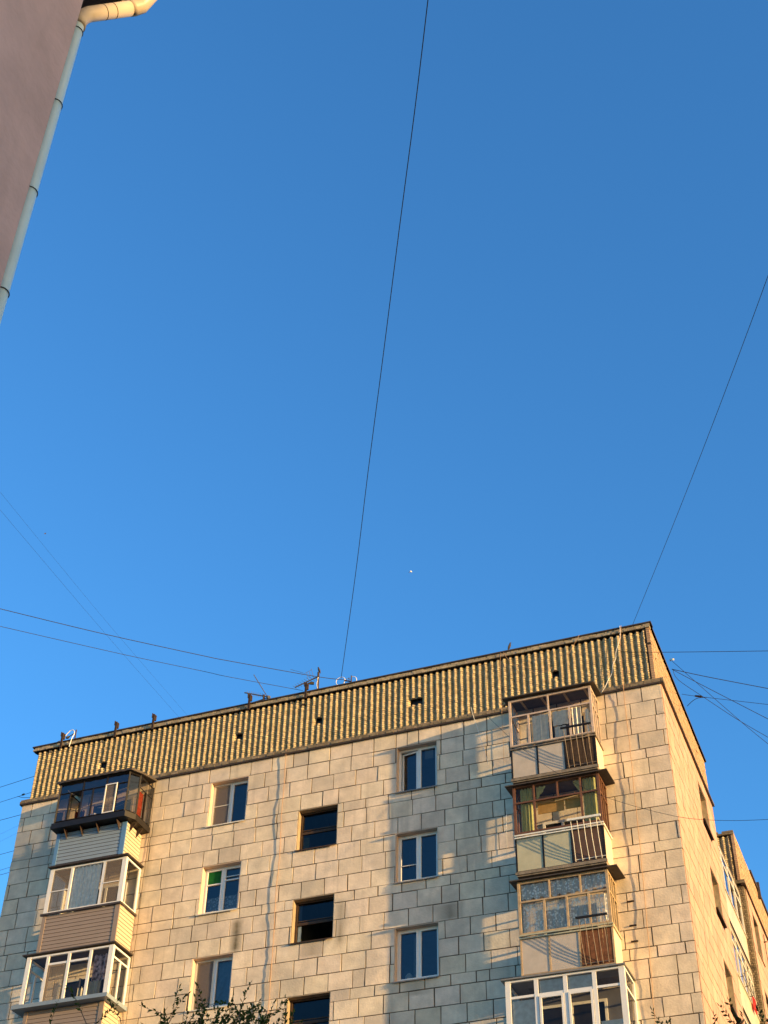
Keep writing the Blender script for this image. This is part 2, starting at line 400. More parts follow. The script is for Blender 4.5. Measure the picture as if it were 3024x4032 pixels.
# ribbed (sawtooth) brick parapet
def sawtooth(name,x0,x1,y0,z0,z1,holes=(),parent=B,P=.192,Rr=.100,dp=.105,ch=.076):
    mb=MB()
    nt_=int((x1-x0)/P); nc=int((z1-z0)/ch)
    for c in range(nc):
        za=z0+c*ch+.007; zb=z0+(c+1)*ch-.008
        sh=jit(.003)+(.002 if c%2 else -.002)
        for k in range(nt_):
            xt=x1-(k+1)*P+P*.0
            if any(a<xt+.09<b and p<za<q for (a,b,p,q) in holes): continue
            jx=sh+jit(.006); jy=jit(.006)
            if random.random()<.0015: continue
            t_=1+jit(.20); tn=(t_,t_*(1+jit(.02)),t_*(1+jit(.05)))
            tip=(xt+jx,y0+jy); rv=(xt+Rr+jx*.5,y0+dp); lv=(xt-(P-Rr),y0+dp); sh2=(xt+jx+.042+jit(.005),y0+jy+.018)
            # slightly blunted tip
            tl=(tip[0]-.006,tip[1]+.004)
            pl=[lv,tl,tip,sh2,rv]
            for i in range(4):
                a,b=pl[i],pl[i+1]; mb.poly([(a[0],a[1],za),(b[0],b[1],za),(b[0],b[1],zb),(a[0],a[1],zb)],0,tn)
            mb.poly([(p[0],p[1],za) for p in pl][::-1],0,tn); mb.poly([(p[0],p[1],zb) for p in pl],0,tn)
    # recessed joint sheet following the teeth
    cols=[]
    for k in range(nt_):
        xt=x1-(k+1)*P
        if any(a<xt+.09<b for (a,b,p,q) in holes):
            segs=[]; zc=z0
            for (a,b,p,q) in holes:
                if a<xt+.09<b: segs=[(z0,p),(q,z1)]
        else: segs=[(z0,z1)]
        for (za,zb) in segs:
            g_=.022
            pl=[(xt-(P-Rr),y0+dp+g_),(xt,y0+g_),(xt+.045,y0+.02+g_),(xt+Rr,y0+dp+g_)]
            for i in range(3):
                a,b=pl[i],pl[i+1]; mb.poly([(a[0],a[1],za),(b[0],b[1],za),(b[0],b[1],zb),(a[0],a[1],zb)],1)
    return mb
ZP0=T+.155; ZP1=T+1.96
vents=[(-22.93,25.54),(-18.24,25.57),(-15.57,25.58),(-12.36,25.59),(-8.07,25.58)]
holes=[(x-.11,x+.11,z-.14,z+.10) for x,z in vents]
mb=sawtooth('parapet',XL+.17,XR-.12,D+.0,ZP0,ZP1,holes)
mb.build('parapet',['brick','brick_joint'],B)
for x,z in vents: bx('vent_shade_box','dark',B,x-.22,x+.22,D+.15,D+.6,z-.2,z+.2)  # dark boxes stand in for the shade inside the vent openings
# brick rows that cap the ribs
mb=MB(); brick_band(mb,XL+.0,XR-.10,D-.02,D+.14,ZP1,2,tv=.2); mb.box(XL+.02,XR-.12,D+.0,D+.2,ZP1+.003,ZP1+.147,1)
mb.build('parapet_cap',['brick_cap','brick_joint'],B)
# side parapet, headers with open joints
def header_wall(mb,y0,y1,xf,z0,n,L=.128,gap=.016,ch=.076,tv=.12):
    for c in range(n):
        s=y0+(L*.5 if c%2 else 0)
        za=z0+c*ch
        if c%2: mb.box(xf-.1,xf+jit(.003),y0,y0+L*.5-gap,za+.005,za+ch-.004,0)
        while s<y1:
            t_=1+jit(tv); b=min(s+L-gap*random.uniform(.5,1.3),y1)
            if random.random()>.004: mb.box(xf-.1,xf+jit(.005),s,b,za+.004,za+ch-.004,0,(t_,t_*(1+jit(.02)),t_*(1+jit(.04))))
            s+=L
    mb.box(xf-.2,xf-.012,y0+.01,y1-.01,z0,z0+n*ch,1)
XS=XR-.12
mb=MB(); header_wall(mb,D+.004,42.25,XS,ZP0,25); mb.build('side_parapet',['brick_side','brick_joint'],B)
mb=MB(); mb.box(XL-.05,XR-.04,D-.045,D+.25,T+2.112,T+2.15); mb.box(XR-.34,XR-.06,D+.252,42.3,T+2.06,T+2.12)
mb.box(XR-.34,XR-.06,D-.0,42.27,T+1.935+.12,T+2.055)
mb.build('coping','coping',B)
# standoff posts on the parapet edge
for x in (-24.74,-22.74,-21.37,-17.97,-16.03):
    mb=MB(); mb.box(x-.035,x+.035,D-.11,D-.07,T+1.86,T+2.42); mb.box(x-.055,x+.055,D-.07,D-.0,T+2.21,T+2.40)
    mb.box(x-.06,x-.035,D-.12,D-.06,T+2.3,T+2.46)
    mb.build('bracket_post','strap',B)

# ------------------------------------------------------------ windows
def frame_mb(mb,x0,x1,y0,y1,z0,z1,t):
    mb.box(x0,x0+t,y0,y1,z0,z1); mb.box(x1-t,x1,y0,y1,z0,z1)
    mb.box(x0+t,x1-t,y0+.001,y1-.001,z0,z0+t); mb.box(x0+t,x1-t,y0+.001,y1-.001,z1-t,z1)
def window(x0,x1,zt,zl,kind,i):
    za,zb=T+zl,T+zt; xc=(x0+x1)/2
    mb=MB(); yf=D+.17
    fm='wood_brown' if kind=='B' else 'pvc'
    t=.06
    frame_mb(mb,x0+.02,x1-.02,yf,yf+.07,za+.03,zb-.02,t)
    if kind=='B':
        zm=za+.62; mb.box(x0+.08,x1-.08,yf+.002,yf+.065,zm-.04,zm+.035)
        mb.box(x0+.08,x1-.08,yf+.012,yf+.05,zm+.07,zm+.10)
    else:
        mb.box(xc-.035,xc+.035,yf+.002,yf+.068,za+.09,zb-.08)
    W=mb.build('window',fm,B)
    # reveal
    mb=MB(); e=.26; th=.02
    mb.box(x0-.0,x0+th,D-.012,D+e,za,zb); mb.box(x1-th,x1,D-.012,D+e,za,zb)
    mb.box(x0+th,x1-th,D-.010,D+e,zb-th,zb); mb.box(x0+th,x1-th,D+.0,D+e,za,za+th)
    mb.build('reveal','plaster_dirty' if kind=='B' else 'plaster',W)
    # sill
    mb=MB(); mb.poly([(x0-.03,D-.07,za-.012),(x1+.0,D-.07,za-.012),(x1+.0,D+.17,za+.035),(x0-.03,D+.17,za+.035)])
    mb.box(x0-.03,x1+.0,D-.072,D-.068,za-.045,za-.012)
    mb.build('sill','wood_brown' if kind=='B' else ('flash' if kind=='C' else 'pvc_old'),W)
    # glass & sashes
    gx=[(x0+.08,xc-.035),(xc+.035,x1-.08)] if kind!='B' else [(x0+.08,x1-.08)]
    mb=MB(); 
    for n2,(a,b) in enumerate(gx):
        if kind=='C' and i==0 and n2==0: continue
        if kind=='B' and i==1:
            mb.poly([(a,yf+.03,za+.62),(b,yf+.03,za+.62),(b,yf+.032,zb-.08),(a,yf+.032,zb-.08)]); continue
        j=jit(.004); mb.poly([(a,yf+.03,za+.09),(b,yf+.03+j,za+.09),(b,yf+.033+j,zb-.08),(a,yf+.033,zb-.08)])
    mb.build('pane','glass_stair' if kind=='B' else 'glass',W)
    if kind!='B':
        for n2,(a,b) in enumerate(gx):
            if kind=='A' and n2==0 and i!=1:  continue
            mb=MB()
            if kind=='C' and i==0 and n2==0:   # sash standing ajar
                frame_mb(mb,a,b,yf+.02,yf+.06,za+.10,zb-.10,.05)
                s=mb.build('sash',fm,W,org=(b,yf+.04,za+.1)); s.rotation_euler=(0,0,R(-9))
                mb=MB(); mb.poly([(a+.05,yf+.04,za+.15),(b-.05,yf+.04,za+.15),(b-.05,yf+.04,zb-.15),(a+.05,yf+.04,zb-.15)])
                p=mb.build('pane','glass',W,org=(b,yf+.04,za+.1)); p.rotation_euler=(0,0,R(-9)); continue
            frame_mb(mb,a,b,yf-.012,yf+.05,za+.09,zb-.08,.035)
            if kind=='A' and i==1: 
                zz=zb-.55 if n2==0 else zb-.48
                mb.box(a+.03,b-.03,yf-.01,yf+.045,zz,zz+.035)
                if n2==1: mb.box(a+.03,b-.03,yf-.01,yf+.045,zz+.12,zz+.14)
            mb.build('sash',fm,W)
    if kind=='A' and i in (0,2):
        a,b=gx[0]; mb=MB(); mb.poly([(a-.01,yf-.018,za+.07),(b,yf-.018,za+.07),(b,yf-.018,zb-.07),(a-.01,yf-.018,zb-.07)])
        mb.build('insect_screen','screen',W)
        mb=MB(); frame_mb(mb,a-.02,b+.01,yf-.022,yf-.014,za+.06,zb-.06,.022)
        if i==0: mb.box(a,b,yf-.022,yf-.014,za+.72,za+.74)
        mb.build('screen_frame','pvc_old',W)
    if kind=='A' and i==1:
        a,b=gx[0]; mb=MB(); mb.poly([(a+.035,yf+.026,zb-.51),(b-.035,yf+.026,zb-.51),(b-.035,yf+.026,zb-.12),(a+.035,yf+.026,zb-.12)]); mb.build('green_film','green_film',W)
    if kind=='A' and i==2:
        a,b=gx[1]; mb=MB(); mb.poly([(a,yf+.1,za+.05),(b,yf+.1,za+.05),(b,yf+.1,zb-.05),(a,yf+.1,zb-.05)]); mb.build('blind','blue_blind',W)
    # inner curtains
    def cur(a,b,z0,z1,m,y=.14,am=.012):
        mb=MB(); n=16
        for k in range(n):
            p=a+(b-a)*k/n; q=a+(b-a)*(k+1)/n
            y1=yf+y+am*math.sin(k*2.1); y2=yf+y+am*math.sin((k+1)*2.1)
            mb.poly([(p,y1,z0),(q,y2,z0),(q,y2,z1),(p,y1,z1)])
        return mb.build('curtain',m,W)
    if kind=='A' and i==0: cur(x0+.45,x1-.05,za+.04,za+.2,'lace')
    if kind=='A' and i==1: cur(x0+.1,x1-.1,za+.05,za+.62,'lace')
    if kind=='C' and i==0: cur(x1-.45,x1-.2,zb-.42,zb-.1,'interior',.05,0)
    if kind=='C' and i==2:
        mb=MB(); mb.tube([(x0+.3,yf+.16,za+.05),(x0+.3,yf+.16,za+.12),(x0+.3,yf+.16,za+.26),(x0+.3,yf+.16,za+.33)],[.07,.11,.10,.04],10); mb.build('vase','tulle',W,smooth=True)
        cur(x0+.42,x0+.55,za+.05,zb-.1,'grey_cloth',.2)
    if kind=='C' and i==1:
        mb=MB()
        mb.box(x0+.1,xc-.06,yf-.012,yf-.004,za+.55,za+.57); mb.build('screen_bar','pvc_old',W)
        cur(x0+.30,x0+.42,za+.05,zb-.25,'dark_cloth',.12)
    if kind=='B' and i==0: cur(x0+.12,x0+.3,za+.1,za+.5,'green_cloth',.05,.008)
    if kind=='B' and i==1: cur(x0+.1,x0+.2,za+.08,zb-.1,'blue_blind',.05,.004)
    return W
for i,(a,b,t_,l_) in enumerate(winA): window(a,b,t_,l_,'A',i)
for i,(a,b,t_,l_) in enumerate(winB): window(a,b,t_,l_,'B',i)
for i,(a,b,t_,l_) in enumerate(winC): window(a,b,t_,l_,'C',i)
# side wall windows
def side_window(y0,y1,zt,zl,dark=True):
    za,zb=T+zl,T+zt; xf=XR-.2
    mb=MB()
    def fb(a,b,p,q): mb.box(xf-.06,xf,a,b,p,q)
    fb(y0+.02,y0+.08,za,zb); fb(y1-.08,y1-.02,za,zb); fb(y0+.08,y1-.08,za,za+.06); fb(y0+.08,y1-.08,zb-.06,zb); fb((y0+y1)/2-.03,(y0+y1)/2+.03,za+.06,zb-.06)
    W=mb.build('window','pvc',B)
    mb=MB()
    mb.box(XR-.28,XR+.008,y0,y0+.02,za,zb); mb.box(XR-.28,XR+.008,y1-.02,y1,za,zb); mb.box(XR-.28,XR+.006,y0+.02,y1-.02,zb-.02,zb); mb.box(XR-.28,XR,y0+.02,y1-.02,za,za+.02)
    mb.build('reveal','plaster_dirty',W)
    mb=MB(); mb.box(XR-.2,XR+.09,y0-.04,y1+.04,za-.02,za+.015); mb.box(XR+.085,XR+.09,y0-.04,y1+.04,za-.05,za-.02); mb.build('sill','wood_brown',W)
    mb=MB(); mb.poly([(xf-.03,y0+.05,za+.03),(xf-.03,y1-.05,za+.03),(xf-.03,y1-.05,zb-.03),(xf-.03,y0+.05,zb-.03)]); mb.build('pane','glass',W)
for (a,b,t_,l_) in sw: side_window(a,b,t_,l_)

# ------------------------------------------------------------ balconies
def drape(mb,a,b,y,z0,z1,folds=8,am=.03,n=40,zf=None,sway=0):
    ph=random.uniform(0,6)
    for k in range(n):
        s0=k/n; s1=(k+1)/n
        f=lambda s:(a+(b-a)*s, y+am*math.sin(s*folds*6.283+ph)+am*.4*math.sin(s*folds*15+ph*2))
        p,q=f(s0),f(s1)
        t0=zf(s0) if zf else z0; t1=zf(s1) if zf else z0
        mb.poly([(p[0]+sway,p[1],t0),(q[0]+sway,q[1],t1),(q[0],q[1],z1),(p[0],p[1],z1)])
def cloth(name,label,cat,m,a,b,y,z0,z1,group=None,**kw):
    mb=MB(); drape(mb,a,b,y,T+z0,T+z1,**kw); o=mb.build(name,m); return tag(o,label,cat,group)
def siding(mb,x0,x1,y,z0,z1,h=.115,axis='x',mi=0):
    z=z1
    while z>z0+.01:
        zl=max(z-h,z0)
        if axis=='x':
            mb.poly([(x0,y-.014,zl+.006),(x1,y-.014,zl+.006),(x1,y-.002,z),(x0,y-.002,z)],mi)
            mb.poly([(x0,y+.006,zl),(x1,y+.006,zl),(x1,y-.014,zl+.006),(x0,y-.014,zl+.006)],1)
        else:   # x0,x1 are y range, y is x plane
            mb.poly([(y+.014,x0,zl+.006),(y+.014,x1,zl+.006),(y+.002,x1,z),(y+.002,x0,z)],mi)
            mb.poly([(y-.006,x0,zl),(y-.006,x1,zl),(y+.014,x1,zl+.006),(y+.014,x0,zl+.006)],1)
        z=zl
    if axis=='x': mb.box(x0,x1,y+.008,y+.03,z0,z1,1)
    else: mb.box(y-.03,y-.008,x0,x1,z0,z1,1)
def vbar(mb,x,z0,z1,y,t=.05,d=.06): mb.box(x-t/2,x+t/2,y,y+d,z0,z1)
def hbar(mb,x0,x1,z,y,t=.05,d=.056): mb.box(x0,x1,y+.002,y+d,z-t/2,z+t/2)
def sbar(mb,y0,y1,z,x,t=.05,d=.056): mb.box(x-d,x-.002,y0,y1,z-t/2,z+t/2)
def door_behind(parent,x0,x1,z0,z1,xm,zm,y=D-.03,m='pvc_old'):
    """balcony door and window set in the wall behind the glazing"""
    mb=MB(); t=.07
    mb.box(x0,x0+t,y-.03,y,z0,z1); mb.box(x1-t,x1,y-.03,y,z0,z1); mb.box(x0+t,x1-t,y-.029,y,z1-t,z1)
    mb.box(xm-t/2,xm+t/2,y-.029,y,z0,z1-t); mb.box(x0+t,xm-t/2,y-.028,y,zm-t/2,zm+t/2)
    f=mb.build('balcony_door',m,parent)
    mb=MB(); mb.box(x0+.02,x1-.02,y+.002,y+.012,z0,z1-.02); mb.build('door_pane','dark',parent)

def rack(parent,x0,x1,zb,zt,ytop,ybot,n,mrod,mbar,bt=.03):
    mb=MB()
    for k in range(n):
        x=x0+(x1-x0)*k/(n-1)
        mb.tube([(x+jit(.02),ybot,zb),(x+jit(.01),(ybot+ytop)/2-.02,(zb+zt)/2),(x,ytop,zt)],.009,5,0)
    mb.box(x0-.08,x1+.12,ytop-.03,ytop+.02,zt-bt,zt+bt,1)
    mb.tube([(x0,ybot,zb+.05),(x1+.1,ybot,zb+.05)],.010,5,0)
    mb.tube([(x1+.05,ybot+.02,zb+.95),(x1+.05,ytop,zt)],.009,5,0)
    mb.build('drying_rack',[mrod,mbar],parent)

def box_side(parent,name,m,x,y0,y1,z0,z1): return bx(name,m,parent,x-.02,x,y0,y1,z0,z1)

# ---- right stack: three old timber balconies + one white glazed one
XA,XB=-9.31,-6.93
def old_balcony(k,frame_m,glz_top,glz_bot,mid,top_m,low_m,par_top,par_bot,pan_m,third_m,rail_m,slab_z,roof=True,dep=.9,low_y=0):
    yf=D-dep
    mb=MB(); mb.box(XA+.02,XB+.0,yf-.02,D-.016,T+slab_z-.14,T+slab_z)
    mb.box(XA-.02,XB+.04,yf-.05,yf-.021,T+slab_z-.10,T+slab_z-.03)
    P=mb.build('balcony','slab',B)
    # glazing frame
    mb=MB(); z0,z1,zm=T+glz_bot,T+glz_top,T+mid
    vbar(mb,XA+.03,z0,z1,yf,.07); vbar(mb,XB-.03,z0,z1,yf,.07)
    hbar(mb,XA+.065,XB-.065,z1-.03,yf,.06); hbar(mb,XA+.065,XB-.065,z0+.025,yf,.05); hbar(mb,XA+.065,XB-.065,zm,yf,.045)
    for x in top_m: vbar(mb,x,zm+.022,z1-.06,yf+.003,.045,.03)
    for x in low_m: vbar(mb,x,z0+.05,zm-.022,yf+.003,.055,.03)
    # side frames
    for x,sg in ((XB,1),(XA+.056,-1)):
        sbar(mb,yf+.06,D-.016,z1-.03,x,.055); sbar(mb,yf+.06,D-.016,z0+.025,x,.055); sbar(mb,yf+.06,D-.016,zm,x,.04)
        for q in (.33,.62,.97):
            yy=yf+.06+(dep-.1)*q; mb.box(x-.05,x-.006,yy-.02,yy+.02,z0+.05,zm-.02); mb.box(x-.05,x-.006,yy-.02,yy+.02,zm+.02,z1-.058)
    mb.build('glazing_frame',frame_m,P)
    mb=MB(); xs=[XA+.06]+list(low_m)+[XB-.06]
    for a,b in zip(xs[:-1],xs[1:]):
        if a==low_y: continue
        j=jit(.008); mb.poly([(a,yf+.03,z0+.04),(b,yf+.03+j,z0+.04),(b,yf+.03+j,zm),(a,yf+.03,zm)])
    xs=[XA+.06]+list(top_m)+[XB-.06]
    for a,b in zip(xs[:-1],xs[1:]):
        j=jit(.008); mb.poly([(a,yf+.034,zm),(b,yf+.034+j,zm),(b,yf+.034+j,z1-.05),(a,yf+.034,z1-.05)])
    for x in (XB-.028,XA+.028): mb.poly([(x,yf+.06,z0+.04),(x,D-.02,z0+.04),(x,D-.02,z1-.04),(x,yf+.06,z1-.04)])
    mb.build('glass','glass_clear',P)
    # parapet
    pt,pb=T+par_top,T+par_bot
    mb=MB(); 
    for x in (XA+.02,-8.56,-7.79,XB-.015): vbar(mb,x,pb-.05,pt,yf-.012,.045,.05)
    hbar(mb,XA+.04,XB-.03,pb-.03,yf-.013,.04,.05)
    mb.build('parapet_frame','dark' if k!=2 else 'wood_tan',P)
    mb=MB()
    mb.box(XA,XB+.03,yf-.05,yf-.015,pt+.012,pt+.05); mb.box(XA,XB+.03,yf-.045,yf-.02,pt-.055,pt-.022)
    mb.box(XB-.0,XB+.03,yf-.01,D-.02,pt-.02,pt+.03)
    mb.build('handrail',rail_m,P)
    bx('parapet_panel',pan_m,P,XA+.045,-8.585,yf+.0,yf+.012,pb,pt-.02); bx('parapet_panel',pan_m,P,-8.535,-7.815,yf+.0,yf+.012,pb,pt-.02)
    mb=MB(); 
    if third_m=='dark_wood' or third_m=='rust':
        n=7; x=-7.765; wd=(XB-.04+7.765)/n
        for q in range(n): mb.box(x+q*wd+.006,x+(q+1)*wd-.004,yf+.0+jit(.006),yf+.02,pb-.03,pt-.02)
    else: mb.box(-7.765,XB-.04,yf+.005,yf+.02,pb-.03,pt-.02)
    q=mb.build('parapet_boards',third_m,P); 
    bx('side_panel','cream',P,XB-.02,XB-.004,yf+.045,D-.02,pb-.02,pt-.03); bx('side_panel','cream',P,XA+.004,XA+.02,yf+.045,D-.02,pb-.02,pt-.03)
    return P,yf
def canopy(P,x0,x1,y0,z,slope=.12,m='sheet',th=.03,joists=()):
    mb=MB(); 
    zi=z+slope
    mb.poly([(x0,y0,z),(x1,y0,z),(x1,D-.02,zi),(x0,D-.02,zi)][::-1]); mb.poly([(x0,y0,z+th),(x1,y0,z+th),(x1,D-.02,zi+th),(x0,D-.02,zi+th)])
    mb.poly([(x0,y0,z),(x1,y0,z),(x1,y0,z+th),(x0,y0,z+th)]); mb.poly([(x1,y0,z),(x1,D-.02,zi),(x1,D-.02,zi+th),(x1,y0,z+th)]); mb.poly([(x0,y0,z),(x0,D-.02,zi),(x0,D-.02,zi+th),(x0,y0,z+th)][::-1])
    mb.build('canopy_roof',m,P)
    if joists:
        for x in joists:
            mb=MB(); mb.poly([(x-.03,y0+.1,z-.03),(x+.03,y0+.1,z-.03),(x+.03,D-.03,zi-.03),(x-.03,D-.03,zi-.03)]); mb.poly([(x+.03,y0+.1,z-.03),(x+.03,D-.03,zi-.03),(x+.03,D-.03,zi),(x+.03,y0+.1,z)]); mb.poly([(x-.03,y0+.1,z-.03),(x-.03,D-.03,zi-.03),(x-.03,D-.03,zi),(x-.03,y0+.1,z)])
            mb.build('joist','wood_tan',P)
P,yf=old_balcony(0,'wood_pink',-.24,-1.76,-.79,[-8.17],[-8.76,-8.14,-7.58],-1.83,-2.74,'panel','dark_wood','slab',-2.76,low_y=0)
canopy(P,-9.46,-6.80,D-1.02,T-.215,.16,joists=(-9.0,-8.4,-7.75,-7.15))
rack(P,-7.70,-7.05,T-2.74,T-1.69,D-1.27,D-.93,5,'rod','dark',.022)
door_behind(P,-8.9,-7.3,T-2.7,T-.55,-8.2,T-1.8,m='wood_tan')
cloth('curtain','white gathered curtain with a swag behind the top timber glazed balcony','curtain','white_cloth',-8.66,-8.2,D-.845,-1.74,-.86,folds=2,am=.016)
cloth('hanging_laundry','white cloth hung double in the middle bay of the top right balcony','laundry','white_cloth',-8.08,-7.64,D-.845,-1.30,-.84,folds=2,am=.016)
cloth('hanging_laundry','narrow white towel strips hanging low in the top right balcony','laundry','white_cloth',-8.04,-7.72,D-.84,-1.74,-1.34,folds=2,am=.02)
cloth('curtain','pale curtain in the right bay of the top timber balcony','curtain','white_cloth',-7.52,-7.26,D-.845,-1.72,-.84,folds=2,am=.04)
cloth('curtain','slim white curtain strip at the right end of the top timber balcony','curtain','white_cloth',-7.16,-7.04,D-.845,-1.72,-.95,folds=1,am=.02)

P,yf=old_balcony(1,'wood_red',-3.0,-4.44,-3.52,[-8.73,-8.08,-7.45],[-8.73,-7.45],-4.53,-5.5,'panel_green','brown_panel','white_metal',-5.52,low_y=-8.73)
canopy(P,-9.5,-6.68,D-1.0,T-3.02,.10)
rack(P,-7.70,-7.02,T-5.5,T-4.48,D-1.27,D-.93,5,'white_metal','white_metal')
door_behind(P,-8.75,-7.5,T-5.5,T-3.75,-8.2,T-4.6,m='pvc')
cloth('curtain','yellow green curtain at the left end of the second timber balcony','curtain','green_cloth',-9.14,-8.8,D-.78,-4.4,-3.06,folds=4,am=.03)
cloth('curtain','yellow green curtain at the right end of the second timber balcony','curtain','green_cloth',-7.42,-7.06,D-.78,-4.4,-3.06,folds=4,am=.03)
cloth('curtain','yellow green swag tied in the upper left pane of the second balcony','curtain','green_cloth',-8.68,-8.42,D-.8,-3.5,-3.08,folds=2,am=.02,zf=lambda s:T-3.48+.36*s)
cloth('curtain','yellow green swag in the upper right pane of the second balcony','curtain','green_cloth',-7.66,-7.48,D-.8,-3.5,-3.08,folds=2,am=.02,zf=lambda s:T-3.14-.33*s)
mb=MB(); mb.box(-8.68,-7.96,D-.74,D-.72,T-3.86,T-3.56); mb.box(-7.93,-7.48,D-.74,D-.72,T-3.84,T-3.56)
tag(mb.build('valance','orange_cloth'),'orange tan blind rolled across the open middle of the second balcony','blind')

P,yf=old_balcony(2,'wood_tan',-5.8,-7.24,-6.36,[-8.47,-7.66],[-8.63,-8.04,-7.47],-7.31,-8.27,'panel','rust','panel_green',-8.3,low_y=0)
canopy(P,-9.5,-6.66,D-1.0,T-5.8,.10)
rack(P,-7.68,-7.08,T-8.27,T-7.18,D-1.27,D-.93,5,'rod','dark',.022)
cloth('lace_curtain','lace valance with scalloped edge across the third timber balcony','curtain','lace',-9.22,-7.0,D-.82,-6.3,-5.86,folds=14,am=.015,n=90,zf=lambda s:T-6.28+.05*math.sin(s*60))
cloth('lace_curtain','floral lace curtain behind the lower panes of the third timber balcony','curtain','lace',-9.22,-7.0,D-.80,-7.22,-6.4,folds=14,am=.02,n=90)
door_behind(P,-8.9,-7.4,T-8.2,T-6.2,-8.2,T-7.4)

# ---- generic pvc balcony
def pvc_balcony(x0,x1,dep,zt,zb,muls,tr_z,tr_range,fm,gm,side_mul=None,side_tr=None,t=.075,name='balcony',slab_z=None,sashes=()):
    yf=D-dep
    mb=MB(); sz=T+(slab_z if slab_z else zb-1.1); mb.box(x0+.05,x1-.05,yf+.08,D-.016,sz-.14,sz)
    P=mb.build(name,'slab',B)
    mb=MB(); z0,z1=T+zb,T+zt
    vbar(mb,x0+.065,z0,z1,yf,.13,.10); vbar(mb,x1-.07,z0,z1,yf,.14,.10)
    hbar(mb,x0+.13,x1-.14,z1-.03,yf,.05,.07); hbar(mb,x0+.13,x1-.14,z0+.03,yf,.05,.07)
    for x in muls: vbar(mb,x,z0+.055,z1-.055,yf+.004,t,.065)
    if tr_z is not None:
        a,b=tr_range; hbar(mb,a,b,T+tr_z,yf+.008,.06,.055)
    for (a,b,p,q) in sashes:
        frame_mb(mb,a,b,yf-.015,yf+.03,T+p,T+q,.055)
    for x in (x1,x0+.06):
        sbar(mb,yf+.10,D-.016,z1-.03,x,.05); sbar(mb,yf+.10,D-.016,z0+.03,x,.06)
        mb.box(x-.055,x-.002,D-.11,D-.017,z0+.06,z1-.055)
        if side_mul: mb.box(x-.052,x-.005,yf+side_mul-.03,yf+side_mul+.03,z0+.06,(T+side_tr-.03) if side_tr else z1-.055)
        if side_tr: sbar(mb,yf+.10,D-.11,T+side_tr,x,.05,.05)
    mb.build('glazing_frame',fm,P)
    mb=MB(); xs=[x0+.12]+list(muls)+[x1-.12]
    for a,b in zip(xs[:-1],xs[1:]):
        j=jit(.006); mb.poly([(a,yf+.035,z0+.04),(b,yf+.035+j,z0+.04),(b,yf+.037+j,z1-.04),(a,yf+.037,z1-.04)])
    for x in (x1-.028,x0+.028): mb.poly([(x,yf+.1,z0+.04),(x,D-.02,z0+.04),(x,D-.02,z1-.04),(x,yf+.1,z1-.04)])
    mb.build('glass',gm,P)
    return P,yf
def flat_roof(P,x0,x1,y0,z,m='sheet',slope=.04): canopy(P,x0,x1,y0,z,slope,m,.035)
def side_siding(P,x0,x1,dep,zt,zb,m,ms,trim=None,corner='x'):
    yf=D-dep
    mb=MB(); siding(mb,x0+.02,x1-.02,yf,T+zb,T+zt); mb.build('siding',[m,'groove'],P)
    mb=MB(); siding(mb,yf+.02,D-.018,x1,T+zb,T+zt,axis='y'); mb.build('side_siding',[ms,'groove'],P)
    mb=MB(); siding(mb,yf+.02,D-.018,x0+.03,T+zb,T+zt,axis='y'); mb.build('side_siding',[ms,'groove'],P)
    mb=MB(); 
    bx('corner_trim',trim or m,P,x1-.13,x1+.018,yf-.022,yf+.018,T+zb,T+zt); bx('corner_trim',trim or m,P,x0-.0,x0+.12,yf-.022,yf+.018,T+zb,T+zt)

# R4 : white glazed balcony at lower right
P,yf=pvc_balcony(-9.68,-6.70,1.12,-8.47,-10.3,[-8.90,-8.17,-7.45],-8.91,(-9.55,-6.84),'pvc','glass_clear',side_tr=-8.95,t=.10,
   sashes=[(-8.83,-8.23,-10.2,-8.95),(-8.11,-7.51,-10.2,-8.95)])
flat_roof(P,-9.78,-6.66,D-1.18,T-8.465,'flash')
bx('shade_backing','interior_dark',P,-9.55,-6.8,D-.08,D-.03,T-10.6,T-8.55)  # dark sheet added behind the glazing, painting the shade inside the balcony
door_behind(P,-9.2,-7.4,T-10.6,T-8.8,-8.3,T-9.6,y=D-.09)
side_siding(P,-9.66,-6.72,1.1,-10.36,-11.4,'siding_taupe','siding_taupe')
mb=MB()
for (a,b,p,q) in ((-8.84,-8.22,-8.86,-8.54),(-8.12,-7.50,-8.86,-8.54),(-9.53,-8.96,-10.25,-8.97),(-7.38,-6.85,-10.25,-9.72)):
    z=T+q
    while z>T+p:
        mb.poly([(a,yf+.09,z-.03),(b,yf+.09,z-.03),(b,yf+.075,z-.002),(a,yf+.075,z-.002)]); z-=.032
tag(mb.build('window_blinds','pale_blind'),'pale blue slatted blinds behind the white balcony glazing','blind')

# ---- left stack
# L1 dark glazing box, chamfered right corner
yf=D-1.17
pl=[(-23.66,D-.02),(-23.66,yf),(-21.25,yf),(-21.06,D-.84),(-21.06,D-.02)]
def ring(mb,pl,z0,z1,off=0,mi=0,closed=True):
    n=len(pl)
    for i in range(n-1):
        a,b=pl[i],pl[i+1]; mb.poly([(a[0],a[1],z0),(b[0],b[1],z0),(b[0],b[1],z1),(a[0],a[1],z1)],mi)
    mb.poly([(p[0],p[1],z0) for p in pl][::-1],mi); mb.poly([(p[0],p[1],z1) for p in pl],mi)
def grow(pl,e):
    cx=-22.4; return [(p[0]+(e if p[0]>cx else -e),p[1]-(e if p[1]<D-.1 else 0)) for p in pl]
mb=MB(); ring(mb,grow(pl,.06),T-1.86,T-1.68); P=mb.build('balcony','dark',B)
mb=MB()
def post(p,q,z0,z1,w_=.05):
    d=Vector((q[0]-p[0],q[1]-p[1],0)).normalized(); n2=Vector((-d.y,d.x,0))
    mb.tube([(p[0],p[1],z0),(p[0],p[1],z1)],w_*.7,4)
